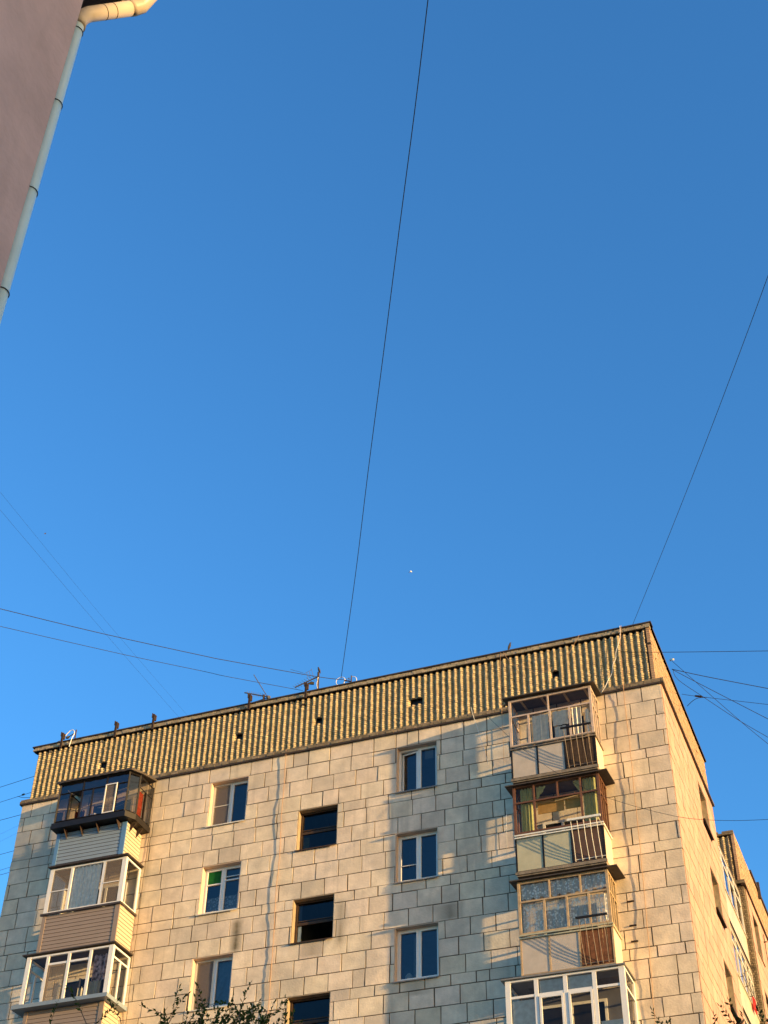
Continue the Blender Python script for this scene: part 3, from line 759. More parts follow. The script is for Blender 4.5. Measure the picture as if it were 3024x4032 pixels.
def rail(p,q,z,w_=.045):
    mb.tube([(p[0],p[1],z),(q[0],q[1],z)],w_*.6,4)
for p in pl: post(p,(p[0]+1,p[1]),T-1.66,T-.3)
for a,b in zip(pl[:-1],pl[1:]):
    rail(a,b,T-1.62); rail(a,b,T-.33)
rail(pl[1],pl[2],T-.67,.035); rail(pl[3],pl[4],T-.7,.035)
for x,zt in ((-23.27,-.67),(-22.84,-.33),(-22.47,-.67),(-22.02,-.33),(-21.62,-.67)):
    mb.box(x-.02,x+.02,yf-.01,yf+.03,T-1.62,T+zt)
mb.box(-21.09,-21.03,D-.45,D-.40,T-1.62,T-.7)
mb.build('glazing_frame','dark',P)
mb=MB()
for a,b in zip([-23.66,-22.84,-22.47,-22.02,-21.62],[-23.27,-22.47,-22.02,-21.62,-21.25]):
    mb.poly([(a,yf+.01,T-1.62),(b,yf+.01+jit(.01),T-1.62),(b,yf+.01,T-.67),(a,yf+.01,T-.67)])
for a,b in zip([-23.66,-22.84,-22.02],[-22.84,-22.02,-21.25]): mb.poly([(a,yf+.012,T-.67),(b,yf+.012+jit(.01),T-.67),(b,yf+.012,T-.33),(a,yf+.012,T-.33)])
a,b=pl[2],pl[3]; mb.poly([(a[0],a[1],T-1.62),(b[0],b[1],T-1.62),(b[0],b[1],T-.33),(a[0],a[1],T-.33)])
mb.poly([(-21.06,D-.84,T-.7),(-21.06,D-.02,T-.7),(-21.06,D-.02,T-.33),(-21.06,D-.84,T-.33)]); mb.poly([(-21.06,D-.42,T-1.62),(-21.06,D-.02,T-1.62),(-21.06,D-.02,T-.7),(-21.06,D-.42,T-.7)])
a,b=pl[0],pl[1]; mb.poly([(a[0],a[1],T-1.62),(b[0],b[1],T-1.62),(b[0],b[1],T-.33),(a[0],a[1],T-.33)])
mb.build('glass','glass_tint',P)
mb=MB()  # wavy canopy
pr=grow(pl,.10); 
mb.poly([(p[0],p[1],T-.30+(.22 if p[1]>D-.1 else 0)) for p in pr][::-1]); mb.poly([(p[0],p[1],T-.25+(.22 if p[1]>D-.1 else 0)) for p in pr])
for a,b in zip(pr[:-1],pr[1:]):
    za=.22 if a[1]>D-.1 else 0; zb_=.22 if b[1]>D-.1 else 0
    n=20
    for i in range(n):
        s0,s1=i/n,(i+1)/n; f=lambda s:(a[0]+(b[0]-a[0])*s,a[1]+(b[1]-a[1])*s,T-.32+za+(zb_-za)*s)
        p,q=f(s0),f(s1); mb.poly([(p[0],p[1],p[2]-.01*math.sin(i*2.5)),(q[0],q[1],q[2]-.01*math.sin((i+1)*2.5)),(q[0],q[1],q[2]+.075),(p[0],p[1],p[2]+.075)])
mb.build('canopy_roof','sheet',P)
mb=MB(); frame_mb(mb,-22.02,-21.62,yf-.04,yf-.012,T-1.63,T-.64,.032); mb.build('white_sash','pvc',P)
mb=MB(); mb.poly([(-21.99,yf-.02,T-1.6),(-21.65,yf-.02,T-1.6),(-21.65,yf-.02,T-.67),(-21.99,yf-.02,T-.67)]); mb.build('insect_screen','screen',P)
side_siding(P,-23.64,-21.26,.93,-1.9,-2.95,'siding_blue','siding_cream','trim_blue')
mb=MB(); mb.box(-23.6,-21.3,D-.9,D-.016,T-3.0,T-2.86); mb.build('floor_slab','slab',P)
mb=MB()
for x in (-23.3,-22.75,-22.2,-21.5):
    mb.poly([(x,yf+.0,T-1.88),(x,D-.93,T-1.88),(x,D-.945,T-2.1)]); mb.poly([(x+.02,yf+.0,T-1.88),(x+.02,D-.93,T-1.88),(x+.02,D-.945,T-2.1)][::-1]); mb.tube([(x+.01,yf+.02,T-1.89),(x+.01,D-.94,T-2.12)],.012,4)
for y in (D-.75,D-.35):
    mb.poly([(-21.06,y,T-1.88),(-21.24,y,T-1.88),(-21.24,y,T-2.12)]); mb.tube([(-21.04,y,T-1.89),(-21.24,y,T-2.14)],.015,4)
mb.build('support_bracket','strap',P)
door_behind(P,-23.2,-21.7,T-2.8,T-.5,-22.5,T-1.7,m='wood_tan')
mb=MB()
for k in range(5):
    y=D-.95+k*.14; mb.tube([(-22.75,y,T-.75-.03*k),(-22.2,y,T-.86-.03*k),(-21.4,y,T-.72-.03*k)],.006,4)
mb.build('clothesline','wire_white',P)
cloth('curtain','orange red curtain inside the left bay of the dark glazed balcony','curtain','red_cloth',-23.24,-22.9,D-.8,-1.62,-1.15,folds=4,am=.04)
cloth('hanging_laundry','cream sheet catching sun inside the dark glazed balcony','laundry','white_cloth',-22.82,-22.6,D-.62,-1.6,-1.2,folds=1,am=.02,zf=None,sway=.1)
mb=MB(); 
n=24
for k in range(n):
    f=lambda s:(-21.13+.015*math.sin(s*25),D-.70+.28*s)
    p,q=f(k/n),f((k+1)/n); mb.poly([(p[0],p[1],T-1.62),(q[0],q[1],T-1.62),(q[0],q[1],T-.75),(p[0],p[1],T-.75)])
tag(mb.build('curtain','red_cloth'),'orange red curtain at the open right side of the dark glazed balcony','curtain')

# L2 white sliding glazing, taupe siding
P,yf=pvc_balcony(-23.67,-21.10,.90,-3.04,-4.47,[-22.92,-21.83],None,None,'pvc','glass_clear',t=.085,slab_z=-5.6)
flat_roof(P,-23.72,-21.02,D-1.0,T-3.02,'coping',.03)
mb=MB(); mb.box(-23.53,-22.97,yf-.008,yf+.0,T-3.80,T-3.775); mb.box(-21.78,-21.26,yf-.008,yf+.0,T-3.80,T-3.775); mb.build('screen_bar','pvc',P)
mb=MB(); mb.poly([(-23.53,yf-.002,T-4.42),(-22.97,yf-.002,T-4.42),(-22.97,yf-.002,T-3.1),(-23.53,yf-.002,T-3.1)]); mb.build('insect_screen','screen',P)
mb=MB(); mb.poly([(-21.78,yf-.002,T-4.42),(-21.26,yf-.002,T-4.42),(-21.26,yf-.002,T-3.1),(-21.78,yf-.002,T-3.1)]); mb.build('insect_screen','screen',P)
mb=MB(); mb.box(-23.72,-21.06,yf-.06,yf-.01,T-4.54,T-4.48); mb.box(-21.1,-21.05,yf-.01,D-.02,T-4.54,T-4.48); mb.build('sill','coping',P)
side_siding(P,-23.66,-21.12,.89,-4.54,-5.68,'siding_taupe','siding_cream','siding_taupe')
door_behind(P,-23.3,-21.5,T-5.5,T-3.4,-22.2,T-4.3,m='pvc')
cloth('curtain','long white tulle curtain in the middle bay of the white glazed left balcony','curtain','tulle',-22.86,-21.95,D-.83,-4.42,-3.10,folds=7,am=.020)

# L3 white pvc, laundry
P,yf=pvc_balcony(-23.86,-21.05,1.0,-5.80,-7.25,[-23.16,-22.47,-21.77],-6.10,(-23.16,-21.77),'pvc','glass_clear',side_mul=.5,side_tr=-6.12,t=.085,slab_z=-8.5)
flat_roof(P,-24.0,-20.98,D-1.06,T-5.76,'coping',.02)
mb=MB()
mb.poly([(-23.98,D-1.16,T-7.30),(-20.95,D-1.16,T-7.30),(-20.95,D-.016,T-7.30),(-23.98,D-.016,T-7.30)]); mb.poly([(-23.98,D-1.16,T-7.36),(-20.95,D-1.16,T-7.36),(-20.95,D-.016,T-7.36),(-23.98,D-.016,T-7.36)][::-1])
mb.poly([(-23.98,D-1.16,T-7.36),(-20.95,D-1.16,T-7.36),(-20.95,D-1.16,T-7.25),(-23.98,D-1.16,T-7.25)]); mb.poly([(-20.95,D-1.16,T-7.36),(-20.95,D-.016,T-7.36),(-20.95,D-.016,T-7.25),(-20.95,D-1.16,T-7.25)])
mb.build('sill','siding_blue',P)
side_siding(P,-23.70,-21.18,.88,-7.37,-8.5,'siding_taupe','siding_cream','siding_taupe')
mb=MB(); frame_mb(mb,-23.10,-22.54,yf+.02,yf+.05,T-7.2,T-6.14,.04); mb.build('screen_frame','wood_tan',P)
mb=MB(); mb.poly([(-23.10,yf+.0,T-7.2),(-22.54,yf+.0,T-7.2),(-22.54,yf+.0,T-6.14),(-23.10,yf+.0,T-6.14)]); mb.build('insect_screen','screen',P)
door_behind(P,-23.3,-21.6,T-8.4,T-6.2,-22.3,T-7.2,m='pvc_old')
cloth('hanging_laundry','patterned purple shirt drying in the right bay of the lower left balcony','laundry','purple_cloth',-21.72,-21.24,D-.88,-6.75,-6.0,folds=3,am=.04)
cloth('hanging_laundry','grey striped towel below the patterned shirt in the lower left balcony','laundry','grey_cloth',-21.72,-21.36,D-.86,-7.2,-6.74,folds=3,am=.05)
cloth('hanging_laundry','dark trousers hanging beside the grey towel in the lower left balcony','laundry','dark_cloth',-21.34,-21.2,D-.86,-7.2,-6.7,folds=1,am=.02)
cloth('hanging_laundry','dark garment and grey cloth in the third bay of the lower left balcony','laundry','grey_cloth',-22.3,-21.9,D-.5,-7.0,-6.7,folds=3,am=.05)
cloth('hanging_laundry','black garment hanging high in the third bay of the lower left balcony','laundry','dark_cloth',-22.32,-21.85,D-.52,-6.72,-6.45,folds=2,am=.05)

# ------------------------------------------------------------ recessed loggia and far wing (same block)
XG=-5.33; Y2=47.2
mb=MB(); mb.box(XG-2.2,XG-2.0,YE,Y2,0,T+1.9); mb.build('recess_wall','brick_cornice',B)
def loggia(k):
    z=-.26-H*k
    mb=MB(); mb.box(XG-1.9,XG+.0,YE+.01,Y2-.01,T+z-.12,T+z-.0)
    P=mb.build('loggia','slab',B)
    mb=MB(); x=XG
    t=.06; zt=T+z-.13; zb=T+z-1.66
    fm='pvc' if k==0 else 'pvc_old'
    ys=[YE+.03,42.6,43.7,44.8,45.9,Y2-.05] if k==0 else [YE+.03,42.4,43.2,44.1,45.0,45.9,46.6,Y2-.05]
    for y in ys: mb.box(x-.07,x,y-t/2,y+t/2,zb,zt)
    for zz in (zb,zt-.03,zt-.42): mb.box(x-.066,x-.004,YE+.06,Y2-.08,zz-.03,zz+.03)
    mb.build('glazing_frame',fm,P)
    mb=MB(); mb.poly([(x-.03,YE+.03,zb),(x-.03,Y2-.05,zb),(x-.03,Y2-.05,zt),(x-.03,YE+.03,zt)]); mb.build('glass','glass_tint',P)
    mb=MB(); mb.box(x-.05,x+.0,YE+.03,Y2-.02,T+z-2.62,zb-.035); mb.build('parapet_panel','panel' if k!=1 else 'panel_green',P)
    mb=MB(); mb.box(x-.06,x+.035,YE+.03,Y2-.02,zb-.03,zb+.0); mb.build('sill','pvc_old',P)
    if k==1:
        mb=MB()
        for y in (43.6,44.4,45.2,46.0): mb.tube([(x,y,zb),(x+.18,y,zb+.02),(x+.2,y,zb+.15)],.012,4)
        mb.tube([(x+.18,43.4,zb+.03),(x+.18,46.3,zb+.03)],.008,4); mb.tube([(x+.12,43.4,zb+.03),(x+.12,46.3,zb+.03)],.008,4)
        mb.build('drying_rack','dark',P)
for k in range(4): loggia(k)
mb=MB(); drape(mb,45.65,46.15,0,T-4.95,T-4.5,folds=3,am=.02)
mb.v=[(XG+.08+v[1],v[0],v[2]) for v in mb.v]
tag(mb.build('hanging_laundry','pink_cloth'),'bright red cloth hung outside the loggia in the recess at far right','laundry')
mb=MB(); drape(mb,43.6,46.6,0,T-4.6,T-3.4,folds=14,am=.03,n=100)
mb.v=[(XG-.14+v[1],v[0],v[2]) for v in mb.v]
tag(mb.build('curtain','white_cloth'),'white curtains inside the second loggia of the recess at far right','curtain')

# wing: front brick return, attic, side wall
fnW=lambda s,d,z:(XR-.03-d,s,z)
sw2=[(48.25,49.5,-.5-H*k,-2.0-H*k) for k in range(5)]+[(52.2,53.5,-.5-H*k,-2.0-H*k) for k in range(5)]
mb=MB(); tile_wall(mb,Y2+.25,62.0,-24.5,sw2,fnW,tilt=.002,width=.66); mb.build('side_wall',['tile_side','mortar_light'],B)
mb=MB()
z=T-24.5; c=0
while z<T-.02:
    for a,b in ((-5.62,-5.40),(-5.39,-5.24),(-5.23,XR-.03)) if c%2 else ((-5.62,-5.5),(-5.49,-5.27),(-5.26,XR-.03)):
        t_=1+jit(.2); mb.box(a,b-.008,Y2+jit(.006),Y2+.24,z+.004,z+.07,0,(t_,t_,t_))
    z+=.078; c+=1
mb.box(-7.0,XR-.045,Y2+.02,Y2+.26,0,T-.002,1)
mb.build('return_wall',['brick_cornice','brick_joint'],B)
mb=MB(); brick_band(mb,-7.2,XR+.04,Y2-.12,Y2+.2,T+.0,2); brick_band(mb,Y2-.1,62,XR-.2,XR+.0,T+.0,2,'y')
mb.box(-7.2,XR-.05,Y2-.06,Y2+.25,T+.003,T+.15,1)
mb.build('cornice',['brick_cornice','brick_joint'],B)
mb=MB(); mb.box(XR-.1,XR+.05,Y2-.1,62,T-.05,T-.002); mb.build('cornice_flashing','wood_brown',B)
mb=sawtooth('p',-7.1,-5.24,Y2,ZP0,ZP1-.04); mb.build('parapet',['brick','brick_joint'],B)
mb=MB(); brick_band(mb,-7.1,-5.22,Y2-.03,Y2+.14,ZP1-.03,1,L=.25); 
mb.box(-5.62,-5.22,Y2-.04,Y2+.14,ZP1+.055,ZP1+.12); mb.box(-6.6,-5.75,Y2-.04,Y2+.14,ZP1+.06,ZP1+.125,0,(.9,.9,.9)); mb.box(-7.0,-5.24,Y2+.0,Y2+.2,ZP1-.03,ZP1+.05,1)
mb.build('parapet_cap',['brick_cornice','brick_joint'],B)
mb=MB(); header_wall(mb,Y2,61.8,-5.22,ZP0,25,L=.255,gap=.012); mb.build('side_parapet',['brick_side','brick_joint'],B)
mb=MB(); mb.box(-5.6,-5.16,50.5,61.9,T+2.06,T+2.14); mb.box(-5.2,-5.10,52.0,52.12,T+1.7,T+2.35); mb.build('coping','coping',B)
mb=MB(); mb.box(-20,-5.45,Y2+.3,61.7,0,T+1.9); mb.build('wing_body','far',B)
for (a,b,t_,l_) in sw2[:4]+sw2[5:9]:
    za,zb=T+l_,T+t_; xr=XR-.03
    mb=MB(); 
    for p,q in ((a+.02,a+.08),((a+b)/2-.03,(a+b)/2+.03),(b-.08,b-.02)): mb.box(xr-.24,xr-.18,p,q,za,zb)
    mb.box(xr-.238,xr-.182,a+.08,b-.08,za,za+.06); mb.box(xr-.238,xr-.182,a+.08,b-.08,zb-.06,zb)
    W=mb.build('window','wood_brown',B)
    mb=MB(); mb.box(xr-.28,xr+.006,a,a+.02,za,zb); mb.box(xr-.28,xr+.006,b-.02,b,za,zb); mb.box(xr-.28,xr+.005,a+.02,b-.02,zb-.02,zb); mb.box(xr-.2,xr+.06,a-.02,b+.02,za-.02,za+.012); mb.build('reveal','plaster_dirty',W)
    mb=MB(); mb.box(xr-.215,xr-.205,a+.05,b-.05,za+.03,zb-.03); mb.build('pane','dark',W)
# riser pipe with brackets on the wing side
mb=MB(); mb.tube([(XR+.03,50.55,T-9),(XR+.03,50.5,T-.4)],.015,6)
for k in range(6): mb.box(XR-.03,XR+.10,50.50,50.53,T-.7-1.3*k,T-.66-1.3*k)
mb.build('riser_pipe','wood_brown',B)
# stain patches are in the tile material; drainage rust pieces beside third balcony
for z in (-6.35,-7.0,-7.42): bx('wall_bracket','strap',B,-6.68,-6.50,D-.06,D-.02,T+z-.02,T+z+.01)

# ------------------------------------------------------------ cables on the facade
def cable(pts,r,m,label,group=None,n=5,cat='cable',name='cable',sm=True):
    mb=MB(); mb.tube(pts,r,n); o=mb.build(name,m,smooth=True); tag(o,label,cat,group); return o
def dense(pts,k=6,amp=.0,seed=0):
    rnd=random.Random(seed); out=[]; P=[Vector(p) for p in pts]
    for i in range(len(P)-1):
        p0=P[max(i-1,0)]; p1=P[i]; p2=P[i+1]; p3=P[min(i+2,len(P)-1)]
        for j in range(k):
            t=j/k
            q=.5*((2*p1)+(-p0+p2)*t+(2*p0-5*p1+4*p2-p3)*t*t+(-p0+3*p1-3*p2+p3)*t**3)
            out.append(q+Vector((rnd.uniform(-amp,amp),rnd.uniform(-amp,amp),0)))
    out.append(P[-1]); return out
cable(dense([(-16.565,D-.085,24.72),(-16.57,D-.065,23.48),(-16.58,D-.08,22.43),(-16.56,D-.06,21.09),(-16.585,D-.08,19.99),(-16.572,D-.06,18.72),(-16.57,D-.07,17.67),(-16.57,D-.075,16.55),(-16.56,D-.06,12)],6,.006,3),.010,'wire_tan','thin tan cable hanging straight down the tiles left of the stair windows')
cable(dense([(-6.02,D-.10,26.72),(-6.11,D-.13,25.93),(-6.135,D-.13,24.9),(-6.17,D-.09,23.9),(-6.15,D-.11,22.6),(-6.177,D-.09,21.4),(-6.17,D-.11,20.4),(-6.209,D-.09,18.33),(-6.24,D-.1,16.5),(-6.287,D-.08,15.2),(-6.29,D-.08,12)],6,.006,4),.009,'wire_tan','long tan cable dropping from the parapet right of the timber balconies')
cable(dense([(-6.067,D-.06,26.75),(-6.09,D-.06,26.38),(-6.162,D-.06,26.14),(-6.263,D-.06,25.86),(-6.289,D-.06,25.64),(-6.389,D-.06,25.45),(-6.452,D-.06,25.15),(-6.565,D-.06,24.97),(-6.644,D-.12,24.75),(-6.792,D-.10,24.56)],4),.009,'wire_white','wavy white cable snaking down the ribbed parapet to the top right balcony')
cable(dense([(-9.644,D-.03,26.72),(-9.528,D-.05,26.43),(-9.41,D-.05,26.25),(-9.262,D-.05,26.09),(-8.957,D-.05,25.99),(-8.695,D-.05,25.69),(-8.451,D-.05,25.67),(-8.17,D-.05,25.78)],4),.006,'wire_tan','thin sagging wire looped across the ribbed parapet above the top right balcony')
cable([(-9.722,D-.04,26.7),(-9.741,D-.11,25.4),(-9.742,D-.11,24.6),(-9.735,D-.1,23.575),(-9.748,D-.1,22.89)],.005,'wire_tan','fine pale cord hanging from the parapet just left of the top right balcony')
cable(dense([(-7.285,D-.08,26.7),(-7.47,D-.05,26.43),(-7.659,D-.05,26.13),(-7.771,D-.05,26.05)],3),.005,'wire_tan','short pale wire end curling over the parapet above the timber balconies')
cable(dense([(-10.68,D-.05,24.95),(-10.629,D-.11,24.7),(-10.452,D-.1,23.99),(-10.19,D-.1,22.85)],3),.006,'wire_white','slanting white cord on the shaded tiles beside the top right window')
cable([(-9.742,D-.09,21.35),(-9.775,D-.09,20.15)],.005,'wire_white','short white cord on the tiles beside the second timber balcony')
cable(dense([(-20.99,D-.05,24.6),(-20.98,D-.04,22.7),(-20.97,D-.05,21.7),(-20.97,D-.04,20.5),(-20.94,D-.05,19.2),(-20.94,D-.04,17.94),(-20.91,D-.05,16.9),(-20.9,D-.04,13)],6,.008,9),.007,'wood_brown','brown cable running down the tiles just right of the left balconies')

# ------------------------------------------------------------ overhead wires
OW='overhead cables'
def ext(pts,a=0,b=0):
    P=[Vector(p) for p in pts]
    if a: P=[P[0]+(P[0]-P[1]).normalized()*a]+P
    if b: P=P+[P[-1]+(P[-1]-P[-2]).normalized()*b]
    return P
def wire(pts,r,label,a=0,b=0,m='wire'):
    P=[Vector(p) for p in pts]
    P=dense(P,4) if len(P)>2 else P
    return cable(ext(P,a,b),r*.86,m,label,OW,n=6,name='overhead_cable')
wire([(-4.122,11.89,23.753),(-5.082,13.915,24.041),(-6.447,16.731,24.444),(-8.184,20.334,24.959),(-10.038,24.162,25.507),(-12.124,28.519,26.128),(-14.858,34.1,26.90)],.0105,'thick black cable rising from the middle of the roof edge to the sky top',a=18)
wire([(0.15, 17.429, 21.152), (-0.431, 19.159, 21.723), (-1.585, 22.532, 22.845), (-2.723, 25.804, 23.942), (-4.026, 29.507, 25.191), (-5.726, 34.3, 26.814)],.0075,'black cable slanting from the right roof corner up to the right edge',a=25)
wire([(-21.711,25.974,25.571),(-19.9,28.352,25.914),(-17.94,30.854,26.33),(-17.423,31.497,26.449),(-15.543,33.781,26.921),(-14.82,34.45,27.06)],.011,'upper of two dark cables running from left edge to the rooftop antennas',a=30)
wire([(-21.819,26.273,25.203),(-19.783,29.392,25.85),(-18.31,31.599,26.344),(-17.827,32.331,26.501),(-16.323,34.5,27.03)],.0085,'lower of two dark cables running from left edge to the rooftop antennas',a=30)
wire([(-15.743,17.985,21.416),(-17.871,25.527,23.896),(-20.261,34.3,26.836)],.0022,'faint wire, the upper of the pair sloping steeply down from the left edge',a=15)
wire([(-15.825,18.213,21.136),(-18.151,26.1,23.884),(-20.518,34.3,26.776)],.0027,'faint wire, the lower of the pair sloping steeply down from the left edge',a=15)
LL=[([(-29.87,38.0,28.084),(-27.455,36.5,27.201)],.010,'dark cable meeting the left end of the ribbed parapet halfway up'),
([(-29.729,38.0,27.444),(-27.468,36.5,26.565)],.009,'dark cable with a spliced tail reaching the foot of the parapet at left'),
([(-29.562,38.0,26.69),(-27.545,36.5,25.767)],.010,'dark cable passing behind the left wall corner just below the cornice'),
([(-29.436,38.0,26.116),(-27.542,36.5,25.371)],.003,'faint wire at the left edge, higher of the two thin ones below the cornice'),
([(-29.372,38.0,25.827),(-27.56,36.5,25.079)],.003,'faint wire at the left edge, lower of the two thin ones below the cornice'),
([(-29.255,38.0,25.297),(-27.539,36.5,24.415)],.009,'dark cable at the left edge beside the upper left balcony siding'),
([(-29.118,38.0,24.676),(-27.522,36.5,23.828)],.007,'upper of the two lowest dark cables at the left edge'),
([(-29.079,38.0,24.497),(-27.5,36.5,23.632)],.009,'lowest dark cable at the left edge')]
for i,(p,r,l) in enumerate(LL): wire(p,r,l,a=20,b=1.2 if i>1 else .6)
cable(dense([(-28.25,37.0,26.87),(-27.83,36.74,26.60),(-27.43,36.5,26.40),(-27.0,36.3,26.2)],3),.009,'wire','short black cable tail drooping beside the left end of the parapet',name='cable_tail')
wire([(-6.134, 34.05, 25.789), (-4.871, 34.169, 25.559), (-2.081, 34.4, 25.092)],.009,'dark cable running level from the parapet to the right edge',b=30)
wire([(-5.15, 37.028, 26.904), (-4.213, 37.385, 26.645), (-2.508, 38.0, 26.216)],.012,'thick bundled cable leaving the side parapet above the others',b=25)
wire([(-5.1, 36.945, 27.144), (-3.46, 36.99, 24.745), (-2.73, 37.0, 23.739)],.008,'dark cable from the white insulator falling steeply to the right edge',b=25)
wire([(-5.1, 36.669, 26.658), (-4.444, 36.895, 26.171), (-2.638, 37.5, 24.86)],.010,'dark cable in the middle of the fan spreading from the side parapet',b=25)
wire([(-5.1, 36.916, 26.787), (-4.994, 36.999, 26.454), (-4.335, 37.158, 25.776), (-3.498, 37.352, 24.941), (-2.733, 37.5, 24.255)],.009,'dark cable with a kink near the side parapet in the right fan',b=25)
wire([(-5.1, 38.132, 26.676), (-4.602, 38.112, 26.464), (-2.595, 38.0, 25.663)],.008,'dark cable with a wound splice below the right fan of cables',b=25)
cable(dense([(-5.1, 38.969, 26.755), (-4.888, 38.768, 26.772), (-4.659, 38.4, 26.6), (-4.354, 38.1, 26.37)],4),.010,'wire','curved black cable loop joining the spliced cable to the side parapet',name='cable_tail')
wire([(-10.172,34.0,24.461),(-8.962,33.216,22.671),(-8.012,32.63,21.475),(-7.208,32.142,20.588),(-6.617,31.784,20.002),(-5.641,31.178,19.177),(-4.561,30.493,18.347),(-3.866,30.027,17.899),(-3.152,29.526,17.49),(-2.429,29.0,17.113)],.006,'thin dark wire sagging across the timber balconies and the right wall',b=25)
def splice(a,b,r_,label):
    mb=MB(); a=Vector(a); b=Vector(b); mb.tube([a,a.lerp(b,.1),a.lerp(b,.5),a.lerp(b,.9),b],[r_*.5,r_,r_*1.15,r_,r_*.5],6); tag(mb.build('cable_splice','wire'),label,'splice')
splice((-27.96,36.84,26.78),(-27.75,36.7,26.70),.03,'wound splice on the cable beside the left end of the parapet')
splice((-4.72,38.11,26.51),(-4.50,38.1,26.43),.028,'wound splice on the lower cable right of the side parapet')
mb=MB(); mb.tube([(-5.16,36.98,27.20),(-5.10,36.95,27.2),(-5.02,36.75,27.05)],[.03,.04,.03],8)
tag(mb.build('insulator','white_metal'),'small white cable insulator on the side parapet edge','insulator')

# ------------------------------------------------------------ rooftop items
def antenna(label,mast,boom,els,elr=.006,dish=None):
    t=thing('antenna',label,'antenna',mast[0],'rooftop antennas')
    mb=MB(); mb.tube(mast,.035 if len(mast)<3 else .03,6); mb.build('mast','wood_brown',t)
    mb=MB(); mb.tube(boom,.022,5); mb.build('boom','antenna',t)
    mb=MB()
    for a,b in els: mb.tube([a,b],elr,4)
    mb.build('element','antenna',t)
    return t
yA=D+.3
b0,b1=Vector((-15.83,yA,27.43)),Vector((-16.6,yA,27.20))
els=[]
for k in range(9):
    p=b0.lerp(b1,.12+.11*k); L=.30-.018*k; d=Vector((-.55,.25,.62)).normalized(); els.append((p-d*L*.8,p+d*L))
els+= [((-16.06,yA,27.75),(-16.40,yA,27.62)),((-16.35,yA,27.70),(-16.75,yA-.1,27.86)),((-16.07,yA,27.8),(-15.98,yA,27.47)),((-16.13,yA,27.7),(-16.08,yA,27.45)),((-16.22,yA,27.68),(-16.15,yA,27.4))]
antenna('long toothed aerial on a thick mast where the dark bird perches',[(-15.80,yA,26.6),(-15.81,yA,27.60)],[b0,b1],els)
b0,b1=Vector((-17.50,yA,27.04)),Vector((-18.37,yA,27.40))
els=[]
for k in range(8):
    p=b0.lerp(b1,.25+.09*k); d=Vector((-.28,.3,.9)).normalized(); els.append((p-d*.13,p+d*.15))
t=antenna('low comb shaped aerial with a long diagonal rod on the left part of the roof',[(-17.67,yA,26.6),(-17.67,yA,27.16)],[b0,b1],els)
mb=MB(); mb.tube([(-17.54,yA,27.05),(-18.10,yA,28.03)],.014,5); mb.tube([(-17.5,yA,27.02),(-18.05,yA,26.95)],.016,5)
mb.tube([(-17.44,yA,27.03),(-17.50,yA,27.03),(-17.56,yA,27.03)],[.03,.07,.05],8); mb.build('stay_rod','antenna',t)
yB=D+.1
t=thing('cable_stand','small rooftop rod with a white cable arched over it at the left roof corner','stand',(-24.38,yB,26.6))
mb=MB(); mb.tube([(-24.375,yB,26.6),(-24.38,yB,27.15)],.022,6); mb.build('rod','wood_brown',t)
mb=MB(); mb.tube([(-24.42,yB,27.03),(-24.64,yB,26.92)],.018,5); mb.tube([(-24.60,yB,26.94),(-24.66,yB,26.92),(-24.72,yB,26.90)],[.03,.055,.03],8); mb.tube([(-24.95,yB,26.85),(-25.3,yB,26.71)],.014,5); mb.build('arm','antenna',t)
cable(dense([(-24.78,yB-.02,26.93),(-24.72,yB-.02,27.03),(-24.62,yB-.02,27.13),(-24.53,yB-.02,27.17),(-24.44,yB-.02,27.10),(-24.40,yB-.05,26.97),(-24.38,yB-.16,26.74),(-24.39,yB-.19,26.55),(-24.41,yB-.19,26.4)],4),.014,'wire_white','white cable arched over the rod at the left roof corner')
def ring_pts(cx,cz,r,y,a0,a1,n=22): return [(cx+r*math.cos(a0+(a1-a0)*k/n),y,cz+r*math.sin(a0+(a1-a0)*k/n)) for k in range(n+1)]
cable(ring_pts(-14.95,26.93,.15,yB,-.9,4.3),.010,'wire_white','left white cable coil on the roof edge beside the thick black cable',cat='cable coil',group='white cable coils on the roof')
cable(ring_pts(-14.72,26.86,.13,yB+.02,.2,3.4),.009,'wire_white','middle white cable arc on the roof edge between the two coils',cat='cable coil',group='white cable coils on the roof')
cable(ring_pts(-14.55,26.87,.14,yB,-.3,2.0),.010,'wire_white','right white cable coil by the little post on the roof edge',cat='cable coil',group='white cable coils on the roof')
mb=MB(); mb.tube([(-14.585,yB,26.65),(-14.59,yB,27.06)],.018,6); mb.tube([(-14.82,yB,26.93),(-14.60,yB,26.84)],.022,5); mb.tube([(-14.66,yB,26.85),(-14.67,yB,27.0)],.012,5)
tag(mb.build('cable_post','wood_brown'),'little rusty post holding the white cable coils on the roof edge','post')
cable(dense([(-15.79,yA-.04,27.4),(-15.82,yA-.05,27.1),(-15.76,yA-.05,26.85),(-15.66,yA-.08,26.72)],4),.010,'wire_white','white cable hanging from the mast under the perched bird')
# support post crown beside second rod
mb=MB(); mb.tube([(-16.0,D-.03,27.0),(-15.93,D+.05,27.05),(-15.86,D+.1,27.06)],[.02,.055,.05],8); mb.tube([(-16.1,D-.05,26.95),(-15.9,D+.05,27.05)],.014,5)
tag(mb.build('insulator','dark'),'black round cable insulator on the bracket left of the tall mast','insulator')

